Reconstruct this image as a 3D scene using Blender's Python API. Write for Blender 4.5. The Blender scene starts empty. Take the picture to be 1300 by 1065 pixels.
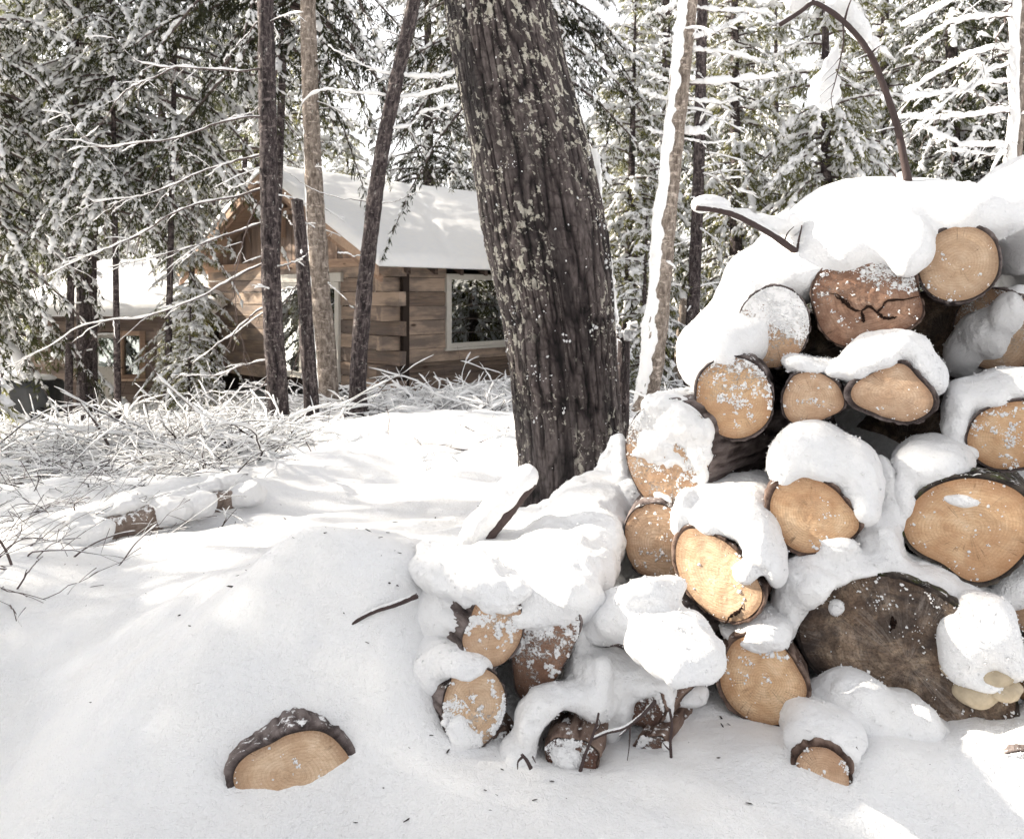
import bpy, math, random
import numpy as np
from mathutils import Vector
R = math.radians
S = bpy.context.scene
COL = S.collection
F_PX, HOR, EYE = 1000.0, 375.0, 1.35          # focal length in photo pixels, horizon row, eye height
rng = np.random.default_rng(11)

# ------------------------------------------------------------------ geometry helpers
def P(px, py, Y):
    return np.array([(px-650.0)/F_PX*Y, Y, EYE-(py-HOR)/F_PX*Y])

np.seterr(over='ignore')
def _h(x, y, z):
    h = (x*np.uint32(374761393) + y*np.uint32(668265263) + z*np.uint32(2246822519)).astype(np.uint32)
    h = (h ^ (h >> np.uint32(13))) * np.uint32(1274126177)
    h = h ^ (h >> np.uint32(16))
    return h.astype(np.float32)*np.float32(2.0/4294967295.0)-1.0

def vnoise(p):
    p = np.asarray(p, dtype=np.float32)
    i = np.floor(p); f = p-i; f = f*f*(3-2*f)
    i = i.astype(np.int64).astype(np.uint32)
    x, y, z = i[..., 0], i[..., 1], i[..., 2]
    o = np.uint32(1)
    fx, fy, fz = f[..., 0], f[..., 1], f[..., 2]
    def lx(yy, zz):
        a = _h(x, yy, zz); return a+(_h(x+o, yy, zz)-a)*fx
    a = lx(y, z); a = a+(lx(y+o, z)-a)*fy
    b = lx(y, z+o); b = b+(lx(y+o, z+o)-b)*fy
    return a+(b-a)*fz

def fbm(p, octv=3, gain=.5, lac=2.03):
    p = np.asarray(p, dtype=np.float32); out = 0; a = 1.0; s = 0
    for k in range(octv):
        out = out+a*vnoise(p+np.float32(17.3*k)); s += a; a *= gain; p = p*np.float32(lac)
    return out/s

def mk(name, V, Fs, smooth=True, **attrs):
    """V (n,3); Fs: array (m,k) or list of such arrays"""
    if not isinstance(Fs, (list, tuple)): Fs = [Fs]
    Fs = [np.asarray(f, dtype=np.int32) for f in Fs if len(f)]
    V = np.asarray(V, dtype=np.float32)
    me = bpy.data.meshes.new(name)
    me.vertices.add(len(V)); me.vertices.foreach_set('co', V.ravel())
    idx = np.concatenate([f.ravel() for f in Fs])
    tot = np.concatenate([np.full(len(f), f.shape[1], dtype=np.int32) for f in Fs])
    st = np.concatenate([[0], np.cumsum(tot)[:-1]]).astype(np.int32)
    me.loops.add(len(idx)); me.loops.foreach_set('vertex_index', idx)
    me.polygons.add(len(tot)); me.polygons.foreach_set('loop_start', st)
    me.polygons.foreach_set('use_smooth', np.full(len(tot), smooth, dtype=bool))
    for k, a in attrs.items():
        a = np.asarray(a, dtype=np.float32)
        if a.ndim == 1:
            me.attributes.new(k, 'FLOAT', 'POINT').data.foreach_set('value', a)
        else:
            me.attributes.new(k, 'FLOAT_VECTOR', 'POINT').data.foreach_set('vector', a.ravel())
    me.update(calc_edges=True)
    return me

class MB:
    """collects shapes that become ONE mesh; attributes g (grain coordinate) and t (tint)"""
    def __init__(s): s.V, s.F3, s.F4, s.G, s.T, s.n = [], [], [], [], [], 0
    def add(s, V, F, g=None, t=0.0):
        V = np.asarray(V, dtype=np.float32).reshape(-1, 3)
        for f in (F if isinstance(F, list) and isinstance(F[0], np.ndarray) else [F]):
            f = np.asarray(f, dtype=np.int32)
            if len(f) == 0: continue
            (s.F3 if f.shape[1] == 3 else s.F4).append(f+s.n)
        s.V.append(V); s.G.append(V if g is None else np.asarray(g, dtype=np.float32))
        s.T.append(np.broadcast_to(np.asarray(t, dtype=np.float32), (len(V),))); s.n += len(V)
    def mesh(s, name, smooth=True, loc=(0, 0, 0)):
        Fs = []
        if s.F3: Fs.append(np.concatenate(s.F3))
        if s.F4: Fs.append(np.concatenate(s.F4))
        return mk(name, np.concatenate(s.V)-np.asarray(loc, dtype=np.float32), Fs, smooth, g=np.concatenate(s.G), t=np.concatenate(s.T))
    def arrays(s):
        return np.concatenate(s.V), [np.concatenate(f) for f in (s.F3, s.F4) if f], np.concatenate(s.G), np.concatenate(s.T)
    def box(s, lo, hi, grain=0, t=None, jit=0.0):
        lo = np.array(lo, float); hi = np.array(hi, float)
        c = np.array([[x, y, z] for x in (0, 1) for y in (0, 1) for z in (0, 1)], float)
        V = lo+c*(hi-lo)
        if jit: V = V+rng.normal(0, jit, V.shape)
        Fq = [[0, 1, 3, 2], [4, 6, 7, 5], [0, 4, 5, 1], [2, 3, 7, 6], [0, 2, 6, 4], [1, 5, 7, 3]]
        V4 = np.concatenate([V[f] for f in Fq]); Q = np.arange(24).reshape(6, 4)
        g = V4.copy(); g = g[:, [grain, (grain+1) % 3, (grain+2) % 3]]+rng.uniform(-50, 50, 3)
        s.add(V4, Q, g, rng.uniform() if t is None else t)
    def prism(s, poly, d, t=None, grain=None):
        """poly (n,3) planar, extruded by vector d"""
        poly = np.array(poly, float); d = np.array(d, float); n = len(poly)
        V = np.concatenate([poly, poly+d]); off = rng.uniform(-50, 50, 3)
        tt = rng.uniform() if t is None else t
        for k in range(n):
            q = np.array([poly[k], poly[(k+1) % n], poly[(k+1) % n]+d, poly[k]+d])
            s.add(q, [[0, 1, 2, 3]], q+off, tt)
        for pp in (poly[::-1], poly+d):
            c = pp.mean(0); VV = np.vstack([pp, c])
            s.add(VV, [[k, (k+1) % n, n] for k in range(n)], VV+off, tt)
    def tube(s, pts, rad, n=6, t=0.0, cap=True, squash=1.0, lift=0.0):
        pts = np.asarray(pts, float); m = len(pts)
        rad = np.broadcast_to(np.asarray(rad, float), (m,))
        T = np.gradient(pts, axis=0); T /= np.linalg.norm(T, axis=1)[:, None]+1e-9
        up = np.array([0, 0, 1.0]); 
        A = np.cross(T, up); ln = np.linalg.norm(A, axis=1)
        bad = ln < .15; A[bad] = np.cross(T[bad], np.array([0, 1.0, 0])); A /= np.linalg.norm(A, axis=1)[:, None]+1e-9
        B = np.cross(A, T)
        an = np.arange(n)*2*math.pi/n
        V = (pts[:, None, :]+np.array([0, 0, lift])+rad[:, None, None]*(np.cos(an)[None, :, None]*A[:, None, :]+squash*np.sin(an)[None, :, None]*B[:, None, :])).reshape(-1, 3)
        i = np.arange(m-1)[:, None]*n; j = np.arange(n)[None, :]; j2 = (j+1) % n
        Q = np.stack([i+j, i+j2, i+n+j2, i+n+j], -1).reshape(-1, 4)
        Fs = [Q]
        if cap:
            V = np.vstack([V, pts[0]+[0, 0, lift], pts[-1]+[0, 0, lift]]); c0 = m*n; e = (m-1)*n
            Fs.append(np.array([[k, c0, (k+1) % n] for k in range(n)]+[[e+(k+1) % n, c0+1, e+k] for k in range(n)]))
        s.add(V, Fs, None, t)

def smooth_path(pts, n):
    pts = np.asarray(pts, float)
    if len(pts) == 2: return pts[0]+(pts[1]-pts[0])*np.linspace(0, 1, n)[:, None]
    d = np.concatenate([[0], np.cumsum(np.linalg.norm(np.diff(pts, axis=0), axis=1))])
    m = np.gradient(pts, d, axis=0); u = np.linspace(0, d[-1], n)
    k = np.clip(np.searchsorted(d, u, side='right')-1, 0, len(d)-2)
    h = (d[k+1]-d[k])[:, None]; s = ((u-d[k])/(d[k+1]-d[k]))[:, None]
    return ((2*s**3-3*s**2+1)*pts[k]+(s**3-2*s**2+s)*h*m[k]+(-2*s**3+3*s**2)*pts[k+1]+(s**3-s**2)*h*m[k+1])

# small rounded lump: octahedron subdivided once
def _lump():
    V = [np.array(v, float) for v in ((1, 0, 0), (-1, 0, 0), (0, 1, 0), (0, -1, 0), (0, 0, 1), (0, 0, -1))]
    T = [(0, 2, 4), (2, 1, 4), (1, 3, 4), (3, 0, 4), (2, 0, 5), (1, 2, 5), (3, 1, 5), (0, 3, 5)]
    c = {}; out = []
    def mid(a, b):
        k = (min(a, b), max(a, b))
        if k not in c:
            m = V[a]+V[b]; V.append(m/np.linalg.norm(m)); c[k] = len(V)-1
        return c[k]
    for a, b, d in T:
        x, y, z = mid(a, b), mid(b, d), mid(d, a)
        out += [(a, x, z), (x, b, y), (z, y, d), (x, y, z)]
    return np.array(V), np.array(out)
LV, LF = _lump()

def lumps(C, A, sa, sb, sc, jit=.18):
    """many lumps: centres C, long axes A, half sizes (sa along, sb side, sc up)"""
    C = np.asarray(C, float); N = len(C)
    A = np.asarray(A, float); A = A/(np.linalg.norm(A, axis=1)[:, None]+1e-9)
    Bv = np.cross(np.array([0, 0, 1.0]), A); l = np.linalg.norm(Bv, axis=1)[:, None]
    Bv = np.where(l < .1, np.array([1.0, 0, 0]), Bv/(l+1e-9)); U = np.cross(A, Bv)
    k = 1+rng.normal(0, jit, (N, len(LV), 1))
    T = LV[None]*k
    V = C[:, None]+T[..., 0:1]*A[:, None]*np.asarray(sa)[:, None, None]+T[..., 1:2]*Bv[:, None]*np.asarray(sb)[:, None, None]+T[..., 2:3]*U[:, None]*np.asarray(sc)[:, None, None]
    Fx = (LF[None]+(np.arange(N)*len(LV))[:, None, None]).reshape(-1, 3)
    return V.reshape(-1, 3), Fx

OV = np.array([(1, 0, 0), (-1, 0, 0), (0, 1, 0), (0, -1, 0), (0, 0, 1), (0, 0, -1)], float)
OF = np.array([(0, 2, 4), (2, 1, 4), (1, 3, 4), (3, 0, 4), (2, 0, 5), (1, 2, 5), (3, 1, 5), (0, 3, 5)])
def specks(C, A, sa, sb, sc, rg, jit=.25):
    C = np.asarray(C); N = len(C); A = A/(np.linalg.norm(A, axis=1)[:, None]+1e-9)
    Bv = np.cross(np.array([0, 0, 1.0]), A); l = np.linalg.norm(Bv, axis=1)[:, None]; Bv = np.where(l < .1, np.array([1.0, 0, 0]), Bv/(l+1e-9)); U = np.cross(A, Bv)
    T = OV[None]*(1+rg.normal(0, jit, (N, 6, 1)))
    V = C[:, None]+T[..., 0:1]*A[:, None]*sa[:, None, None]+T[..., 1:2]*Bv[:, None]*sb[:, None, None]+T[..., 2:3]*U[:, None]*sc[:, None, None]
    return V.reshape(-1, 3), (OF[None]+(np.arange(N)*6)[:, None, None]).reshape(-1, 3)

def surfnets(f, org, vox):
    s = f < 0
    nx, ny, nz = f.shape
    cs = np.zeros((nx-1, ny-1, nz-1), np.int8)
    cor = [(a, b, c) for a in (0, 1) for b in (0, 1) for c in (0, 1)]
    for a, b, c in cor: cs += s[a:nx-1+a, b:ny-1+b, c:nz-1+c]
    I = np.argwhere((cs > 0) & (cs < 8))
    idx = np.full(cs.shape, -1, np.int64); idx[tuple(I.T)] = np.arange(len(I))
    acc = np.zeros((len(I), 3)); cnt = np.zeros(len(I))
    for p in cor:
        for ax in range(3):
            if p[ax]: continue
            q = list(p); q[ax] = 1
            f0 = f[tuple((I+p).T)]; f1 = f[tuple((I+q).T)]
            cr = (f0 < 0) != (f1 < 0)
            t = np.where(cr, f0/np.where(cr, f0-f1, 1), 0)
            pos = np.array(p, float)[None]+t[:, None]*(np.array(q)-np.array(p))[None]
            acc += np.where(cr[:, None], pos, 0); cnt += cr
    V = (I+acc/cnt[:, None])*vox+org
    quads = []
    for ax in range(3):
        o1, o2 = (ax+1) % 3, (ax+2) % 3
        sl0 = [slice(None)]*3; sl1 = [slice(None)]*3
        sl0[ax] = slice(0, -1); sl1[ax] = slice(1, None)
        for o in (o1, o2): sl0[o] = slice(1, -1); sl1[o] = slice(1, -1)
        a, b = s[tuple(sl0)], s[tuple(sl1)]
        E = np.argwhere(a != b)
        if len(E) == 0: continue
        dirn = a[tuple(E.T)]
        base = E.copy(); base[:, o1] += 1; base[:, o2] += 1
        e1 = np.zeros(3, int); e1[o1] = 1; e2 = np.zeros(3, int); e2[o2] = 1
        q = np.stack([idx[tuple((base-e1-e2).T)], idx[tuple((base-e2).T)], idx[tuple(base.T)], idx[tuple((base-e1).T)]], -1)
        q[~dirn] = q[~dirn][:, ::-1]
        quads.append(q)
    return V, np.concatenate(quads)

def snow_sdf(blobs, vox=.008, k=.02, amp=.012, freq=14.0, fine=.35, cut=None):
    """blobs: (centre, radii[, yaw]); smooth union with a lumpy surface"""
    lo = np.min([np.array(b[0])-np.max(b[1]) for b in blobs], 0)-.05
    hi = np.max([np.array(b[0])+np.max(b[1]) for b in blobs], 0)+.05
    n = np.ceil((hi-lo)/vox).astype(int)+1
    while np.prod(n.astype(float)) > 2.4e6:
        vox *= 1.12; n = np.ceil((hi-lo)/vox).astype(int)+1
    g = [lo[a]+np.arange(n[a], dtype=np.float32)*vox for a in range(3)]
    X, Yg, Z = np.meshgrid(*g, indexing='ij')
    acc = np.zeros(X.shape, np.float32)
    for b in blobs:
        c, r = b[0], np.array(b[1]); yaw = b[2] if len(b) > 2 else 0
        dx, dy, dz = X-c[0], Yg-c[1], Z-c[2]
        if yaw: dx, dy = dx*math.cos(yaw)+dy*math.sin(yaw), -dx*math.sin(yaw)+dy*math.cos(yaw)
        k0 = np.sqrt((dx/r[0])**2+(dy/r[1])**2+(dz/r[2])**2)+1e-6
        k1 = np.sqrt((dx/r[0]**2)**2+(dy/r[1]**2)**2+(dz/r[2]**2)**2)+1e-6
        d = k0*(k0-1)/k1
        acc += np.exp(np.clip(-d/k, -40, 40))
    f = -k*np.log(acc+1e-17)
    near = np.abs(f) < amp*2.5+vox*2
    pts = np.stack([X[near], Yg[near], Z[near]], -1)
    f[near] += amp*(fbm(pts*freq, 2)+fine*fbm(pts*freq*4.1+9, 2))
    if cut is not None: f = np.maximum(f, cut(X, Yg, Z))
    f[0] = f[-1] = 1; f[:, 0] = f[:, -1] = 1; f[:, :, 0] = f[:, :, -1] = 1
    return surfnets(f, lo, vox)

def pieces(V, Q, least=.012):
    """split a surface into its connected pieces, dropping specks"""
    lab = np.arange(len(V))
    while True:
        old = lab.copy(); l = lab[Q].min(1); np.minimum.at(lab, Q.ravel(), np.repeat(l, Q.shape[1])); lab = lab[lab]; lab = lab[lab]
        if np.array_equal(old, lab): break
    ids, cnt = np.unique(lab, return_counts=True); out = []
    for k in ids[np.argsort(-cnt)]:
        m = lab == k
        if m.sum() < least*len(V) and out: continue
        ix = np.cumsum(m)-1; out.append((V[m], ix[Q[m[Q[:, 0]]]]))
    return out

def pb(px, py, rx, ry, Y, d, over=0.02):
    """blob given by its outline in the photo at depth Y (front pole at Y-over), d = depth half size in m"""
    Yc = Y-over+d
    k = Yc/F_PX
    return (P(px, py, Yc), (rx*k, d, ry*k))

def grains(V, n, rg, size=.0012):
    """loose snow grains lying on a surface"""
    k = rg.integers(0, len(V), n); C = V[k]+rg.normal(0, .0025, (n, 3)); sz = rg.gamma(2., size*.5, n)+size*.4
    return specks(C, rg.normal(0, 1, (n, 3)), sz*1.2, sz, sz*.9, rg)

# ------------------------------------------------------------------ object helpers
def tag(o, label=None, cat=None, group=None, kind=None):
    if label: o['label'] = label
    if cat: o['category'] = cat
    if group: o['group'] = group
    if kind: o['kind'] = kind
    return o
def thing(name, label, cat, loc=(0, 0, 0), group=None):
    o = bpy.data.objects.new(name, None); COL.objects.link(o); o.location = loc; o.empty_display_size = .1
    return tag(o, label, cat, group)
def obj(name, me, m, parent=None, loc=None):
    o = bpy.data.objects.new(name, me); COL.objects.link(o)
    if m is not None: me.materials.append(m)
    o.parent = parent
    if loc is not None: o.location = loc
    return o
def copy_thing(root):
    r = root.copy(); COL.objects.link(r)
    for ch in [c for c in bpy.data.objects if c.parent == root]:
        c = ch.copy(); COL.objects.link(c); c.parent = r
        for g in [x for x in bpy.data.objects if x.parent == ch]:
            d = g.copy(); COL.objects.link(d); d.parent = c
    return r
# ------------------------------------------------------------------ materials
class NT:
    def __init__(s, name):
        s.m = bpy.data.materials.new(name); s.m.use_nodes = True; s.t = s.m.node_tree; s.t.nodes.clear()
        s.out = s.t.nodes.new('ShaderNodeOutputMaterial')
    def n(s, typ, ins=None, **props):
        nd = s.t.nodes.new('ShaderNode'+typ)
        for k, v in props.items(): setattr(nd, k, v)
        for k, v in (ins or {}).items():
            sk = nd.inputs[k]
            if isinstance(v, bpy.types.NodeSocket): s.t.links.new(v, sk)
            elif isinstance(v, bpy.types.Node): s.t.links.new(v.outputs[0], sk)
            else:
                if sk.type == 'RGBA' and len(v) == 3: v = (*v, 1)
                sk.default_value = v
        return nd
    def attr(s, name): return s.n('Attribute', attribute_name=name)
    def obj(s): return s.n('TexCoord').outputs['Object']
    def mapv(s, v, sc=(1, 1, 1), loc=(0, 0, 0), rot=(0, 0, 0)): return s.n('Mapping', {'Vector': v, 'Scale': sc, 'Location': loc, 'Rotation': rot})
    def noise(s, v, scale, det=3, rough=.55, dist=0):
        nd = s.n('TexNoise', {'Vector': v, 'Scale': scale, 'Detail': det, 'Roughness': rough, 'Distortion': dist}); return nd.outputs[0]
    def vor(s, v, scale, feature='F1'): return s.n('TexVoronoi', {'Vector': v, 'Scale': scale}, feature=feature).outputs[0]
    def ramp(s, f, stops):
        nd = s.n('ValToRGB', {'Fac': f}); e = nd.color_ramp.elements
        while len(e) < len(stops): e.new(.5)
        for k, (p, c) in enumerate(stops):
            e[k].position = p
            if not hasattr(c, '__len__'): c = (c, c, c)
            e[k].color = (*c, 1)
        return nd.outputs[0]
    def math(s, op, a, b=0.0, clamp=False): return s.n('Math', {0: a, 1: b}, operation=op, use_clamp=clamp).outputs[0]
    def mix(s, f, a, b, mode='MIX'):
        nd = s.n('Mix', None, data_type='RGBA', blend_type=mode)
        for k, v in ((0, f), (6, a), (7, b)):
            if isinstance(v, bpy.types.NodeSocket): s.t.links.new(v, nd.inputs[k])
            else: nd.inputs[k].default_value = v if not hasattr(v, '__len__') else ((*v, 1) if len(v) == 3 else v)
        return nd.outputs[2]
    def bump(s, h, st, dist, nrm=None):
        d = {'Height': h, 'Strength': st, 'Distance': dist}
        if nrm is not None: d['Normal'] = nrm
        return s.n('Bump', d).outputs[0]
    def bsdf(s, col, rough=.8, nrm=None, spec=.3, **kw):
        d = {'Base Color': col, 'Roughness': rough, 'Specular IOR Level': spec}
        if nrm is not None: d['Normal'] = nrm
        d.update(kw)
        return s.n('BsdfPrincipled', d)
    def done(s, sh):
        s.t.links.new(sh.outputs[0], s.out.inputs[0]); return s.m

SNOWC = (.88, .88, .885)
def mat_snow(name='snow', scale=1.0, sss=0.0):
    t = NT(name); c = t.obj()
    n1 = t.noise(c, 55*scale, 4, .6); n2 = t.noise(c, 420*scale, 2, .6)
    b = t.bump(n1, .6, .016/scale); b = t.bump(n2, .75, .005/scale, b)
    col = t.ramp(t.noise(c, 9*scale, 3), [(.3, (.86, .865, .88)), (.7, (.9, .895, .89))])
    kw = {'Subsurface Weight': sss, 'Subsurface Radius': (.02, .02, .022), 'Subsurface Scale': 1.0} if sss else {}
    return t.done(t.bsdf(col, .6, b, .25, **kw))

def mat_cutwood(name, dark, mid, light, rings=16, weather=0.0, heart=None):
    """sawn end grain; attributes: fuv (metres in the cut plane), rad (0 centre..1 rim), ang, frost"""
    t = NT(name)
    fuv = t.attr('fuv').outputs['Vector']; rad = t.attr('rad').outputs['Fac']; fr = t.attr('frost').outputs['Fac']
    w1 = t.noise(fuv, 9, 3); w2 = t.noise(fuv, 60, 3)
    rr = t.math('ADD', rad, t.math('MULTIPLY', t.math('SUBTRACT', w1, .5), .16))
    ring = t.math('SINE', t.math('MULTIPLY', rr, rings*6.283))
    ring2 = t.math('SINE', t.math('MULTIPLY', t.math('ADD', rr, t.math('MULTIPLY', w2, .02)), rings*2.63*6.283))
    col = t.ramp(t.noise(fuv, 22, 5, .65, .4), [(.28, dark), (.5, mid), (.72, light)])
    rv = t.math('MULTIPLY_ADD', ring, .5, False); t.t.nodes[-1].inputs[2].default_value = .5
    fade = t.noise(fuv, 14, 2)
    k = t.math('MULTIPLY', t.math('MULTIPLY', t.math('ADD', t.math('MULTIPLY', rv, .6), t.math('MULTIPLY', ring2, .3)), fade), .95, True)
    col = t.mix(k, col, (dark[0]*.62, dark[1]*.52, dark[2]*.45))
    # darker outer sapwood and stained rim
    rim = t.ramp(t.math('ADD', t.math('ADD', rad, t.math('MULTIPLY', t.math('SUBTRACT', w1, .5), .2)), t.math('MULTIPLY', t.math('SUBTRACT', t.noise(fuv, 190, 3, .7), .5), .35)), [(.72, 0), (.88, .5), (.99, 1.)])
    col = t.mix(t.math('MULTIPLY', rim, .85), col, (dark[0]*.42, dark[1]*.36, dark[2]*.34))
    st = t.ramp(t.noise(t.n('VectorMath', {0: fuv, 1: (3.1, 7.7, 0)}, operation='ADD').outputs[0], 7, 4, .6, .4), [(.46, 0), (.66, .6)])
    col = t.mix(st, col, (dark[0]*.8, dark[1]*.7, dark[2]*.66))
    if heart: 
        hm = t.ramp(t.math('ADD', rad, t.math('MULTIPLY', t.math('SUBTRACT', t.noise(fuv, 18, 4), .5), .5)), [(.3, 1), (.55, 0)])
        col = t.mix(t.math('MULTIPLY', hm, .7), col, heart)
    # saw fuzz and specks
    saw = t.noise(t.mapv(fuv, (30, 330, 1), rot=(0, 0, .7)), 1.0, 2)
    col = t.mix(t.ramp(saw, [(.33, .28 if weather < .5 else .06), (.6, 0)]), col, (dark[0]*.55, dark[1]*.5, dark[2]*.45))
    sp = t.noise(fuv, 300, 3, .7)
    col = t.mix(t.ramp(sp, [(.27, .8), (.42, 0)]), col, (dark[0]*.3, dark[1]*.26, dark[2]*.22))
    col = t.mix(t.ramp(sp, [(.62, 0), (.8, .5)]), col, light)
    # drying checks: thin dark radial lines
    ang = t.attr('cs').outputs['Vector']
    ck = t.noise(t.mapv(ang, (5.2, 5.2, 1)), 1.0, 3, .6)
    ckm = t.math('MULTIPLY', t.ramp(t.math('ABSOLUTE', t.math('SUBTRACT', ck, .5)), [(.0, 1), (.012, .0)]), t.ramp(t.noise(fuv, 16, 2), [(.5, 0), (.62, .85)]))
    col = t.mix(ckm, col, (.05, .03, .02))
    if weather:
        g = t.ramp(t.noise(fuv, 8, 6, .72, .8), [(.40, 1), (.58, 0)])
        col = t.mix(t.math('MULTIPLY', g, weather), col, (.045, .036, .034))
        g2 = t.math('MULTIPLY', t.ramp(t.noise(t.mapv(ang, (11, 11, 5)), 1.0, 5, .75, 1.2), [(.47, 0), (.62, 1)]), t.ramp(t.noise(fuv, 11, 3), [(.42, 0), (.6, 1)]))
        col = t.mix(t.math('MULTIPLY', g2, weather*.45), col, (.40, .35, .31))
        g3 = t.ramp(t.noise(fuv, 160, 4, .75), [(.36, 1), (.5, 0)])
        col = t.mix(t.math('MULTIPLY', g3, weather*.75), col, (.03, .024, .02))
    # every piece of wood has its own shade and greying
    rnd = t.n('ObjectInfo').outputs['Random']
    gm = t.math('MULTIPLY', t.ramp(t.noise(fuv, 10, 4, .6), [(.38, 1), (.62, .1)]), t.math('MULTIPLY', rnd, .32 if weather < .5 else .0))
    col = t.mix(gm, col, (.30, .235, .185))
    col = t.mix(t.math('MULTIPLY', t.math('FRACT', t.math('MULTIPLY', rnd, 7.31)), .22 if weather < .5 else .0), col, (dark[0]*.75, dark[1]*.66, dark[2]*.58))
    # frost / blown snow sticking to the rough end grain
    fm = t.math('ADD', t.math('ADD', fr, t.math('MULTIPLY', t.math('SUBTRACT', t.noise(fuv, 150, 5, .75), .5), 2.0)), t.math('MULTIPLY', t.math('SUBTRACT', t.noise(fuv, 22, 3, .6), .5), 1.1))
    fm = t.ramp(fm, [(.5, 0), (.66, 1)])
    col = t.mix(t.math('MULTIPLY', fm, .93), col, SNOWC)
    hgt = t.math('ADD', t.math('ADD', t.math('MULTIPLY', sp, .5), t.math('MULTIPLY', saw, .5)), t.math('MULTIPLY', fm, 1.6))
    b = t.bump(hgt, .8, .0035)
    return t.done(t.bsdf(col, .85, b, .15))

def mat_bark(name, groove, ridge, pale, scale=1.0, frost=.0, moss=None):
    t = NT(name); c = t.attr('g').outputs['Vector']      # g = (around m, along m, height)
    h = t.attr('t').outputs['Fac']
    n1 = t.noise(t.mapv(c, (60*scale, 14*scale, 60*scale)), 1.0, 5, .65)
    n2 = t.noise(t.mapv(c, (9, 5, 9)), 1.0, 4)
    n3 = t.noise(c, 190*scale, 3, .7)
    v = t.math('ADD', t.math('MULTIPLY', n1, .6), t.math('MULTIPLY', h, .45))
    col = t.ramp(v, [(.25, groove), (.5, ridge), (.78, pale)])
    col = t.mix(t.ramp(n2, [(.45, 0), (.7, .6)]), col, (groove[0]*.6, groove[1]*.55, groove[2]*.55))
    col = t.mix(t.ramp(n3, [(.58, 0), (.75, .5)]), col, pale)
    if moss: col = t.mix(t.ramp(t.noise(c, 24, 4), [(.55, 0), (.68, .8)]), col, moss)
    nrm = t.bump(t.math('ADD', n1, t.math('MULTIPLY', n3, .35)), .9, .01/scale)
    if frost:
        geo = t.n('NewGeometry').outputs['Normal']
        up = t.n('SeparateXYZ', {0: geo}).outputs[2]
        fm = t.math('ADD', t.math('MULTIPLY', up, .28), t.math('MULTIPLY', t.math('SUBTRACT', t.noise(c, 40, 6, .7), .5), 1.7))
        fm = t.ramp(fm, [(.5-frost, 0), (.6-frost, 1)])
        col = t.mix(fm, col, SNOWC)
    return t.done(t.bsdf(col, .9, nrm, .15))

def mat_maple():
    t = NT('maple_bark'); g = t.attr('g').outputs['Vector']; h = t.attr('t').outputs['Fac']
    n1 = t.noise(t.mapv(g, (60, 20, 1)), 1.0, 6, .72)
    n2 = t.noise(t.mapv(g, (4.5, 1.0, 1)), 1.0, 4, .6)
    n3 = t.noise(g, 230, 3, .7)
    col = t.ramp(t.math('ADD', t.math('MULTIPLY', h, .60), t.math('MULTIPLY', n1, .40)), [(.36, (.004, .0035, .0035)), (.52, (.028, .021, .021)), (.68, (.07, .056, .054)), (.88, (.17, .142, .135))])
    # broad damp, blackened streaks running down the trunk
    col = t.mix(t.ramp(n2, [(.47, 0), (.62, .8)]), col, (.010, .008, .009))
    # grey weathered plates low on the trunk
    sy = t.n('SeparateXYZ', {0: g}).outputs[1]
    lo = t.ramp(t.math('ADD', sy, t.math('MULTIPLY', n1, .3)), [(.3, 1), (1.2, 0)])
    lo = t.math('MULTIPLY', lo, t.ramp(t.noise(t.mapv(g, (6, 1.8, 1)), 1.0, 4, .6, .5), [(.42, 0), (.58, 1)]))
    col = t.mix(t.math('MULTIPLY', t.math('MULTIPLY', lo, h), .7), col, (.25, .22, .215))
    # lichen: pale cream crusts with ragged outlines, longer than wide
    gl = t.mapv(g, (1, .6, 1)); wrp = t.n('VectorMath', {0: t.n('TexNoise', {'Vector': g, 'Scale': 20., 'Detail': 4.}).outputs[1], 1: (.07, .07, .07)}, operation='MULTIPLY').outputs[0]
    gw = t.n('VectorMath', {0: gl.outputs[0], 1: wrp}, operation='ADD').outputs[0]
    hi = t.n('MapRange', {'Value': sy, 'From Min': .5, 'From Max': 2.4}).outputs[0]
    zone = t.math('ADD', t.noise(t.mapv(g, (2.2, 1.15, 1), (5.3, 1.7, 0)), 1.0, 4, .65), t.math('MULTIPLY', hi, .11))
    b1 = t.noise(gw, 24, 3, .6); m1 = t.math('MULTIPLY', t.ramp(b1, [(.55, 0), (.59, 1)]), t.ramp(zone, [(.52, 0), (.60, 1)]))
    v2 = t.vor(gw, 46); m2 = t.math('MULTIPLY', t.ramp(v2, [(.20, 1), (.30, 0)]), t.ramp(t.math('ADD', t.noise(t.mapv(g, (5, 3, 1), (8, 2, 0)), 1.0, 3, .6), t.math('MULTIPLY', hi, .06)), [(.53, 0), (.61, .9)]))
    m = t.math('MULTIPLY', t.math('MAXIMUM', m1, m2), t.ramp(n3, [(.3, .35), (.48, 1)]))
    m = t.math('MULTIPLY', m, t.ramp(h, [(.4, .1), (.6, 1)]))
    lc = t.ramp(t.noise(g, 30, 3), [(.35, (.48, .45, .37)), (.6, (.66, .63, .55)), (.8, (.54, .49, .42))])
    col = t.mix(t.math('MULTIPLY', m, .85), col, lc)
    # frozen snow specks
    fz = t.math('MULTIPLY', t.ramp(t.noise(g, 85, 4, .75), [(.70, 0), (.73, 1)]), t.ramp(t.noise(t.mapv(g, (4, 3, 1), (1, 5, 0)), 1.0, 3), [(.44, 0), (.6, 1)]))
    col = t.mix(fz, col, SNOWC)
    nrm = t.bump(t.math('ADD', t.math('ADD', n1, t.math('MULTIPLY', n3, .3)), t.math('MULTIPLY', m, .25)), 1.0, .010)
    return t.done(t.bsdf(col, .8, nrm, .25))

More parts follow.
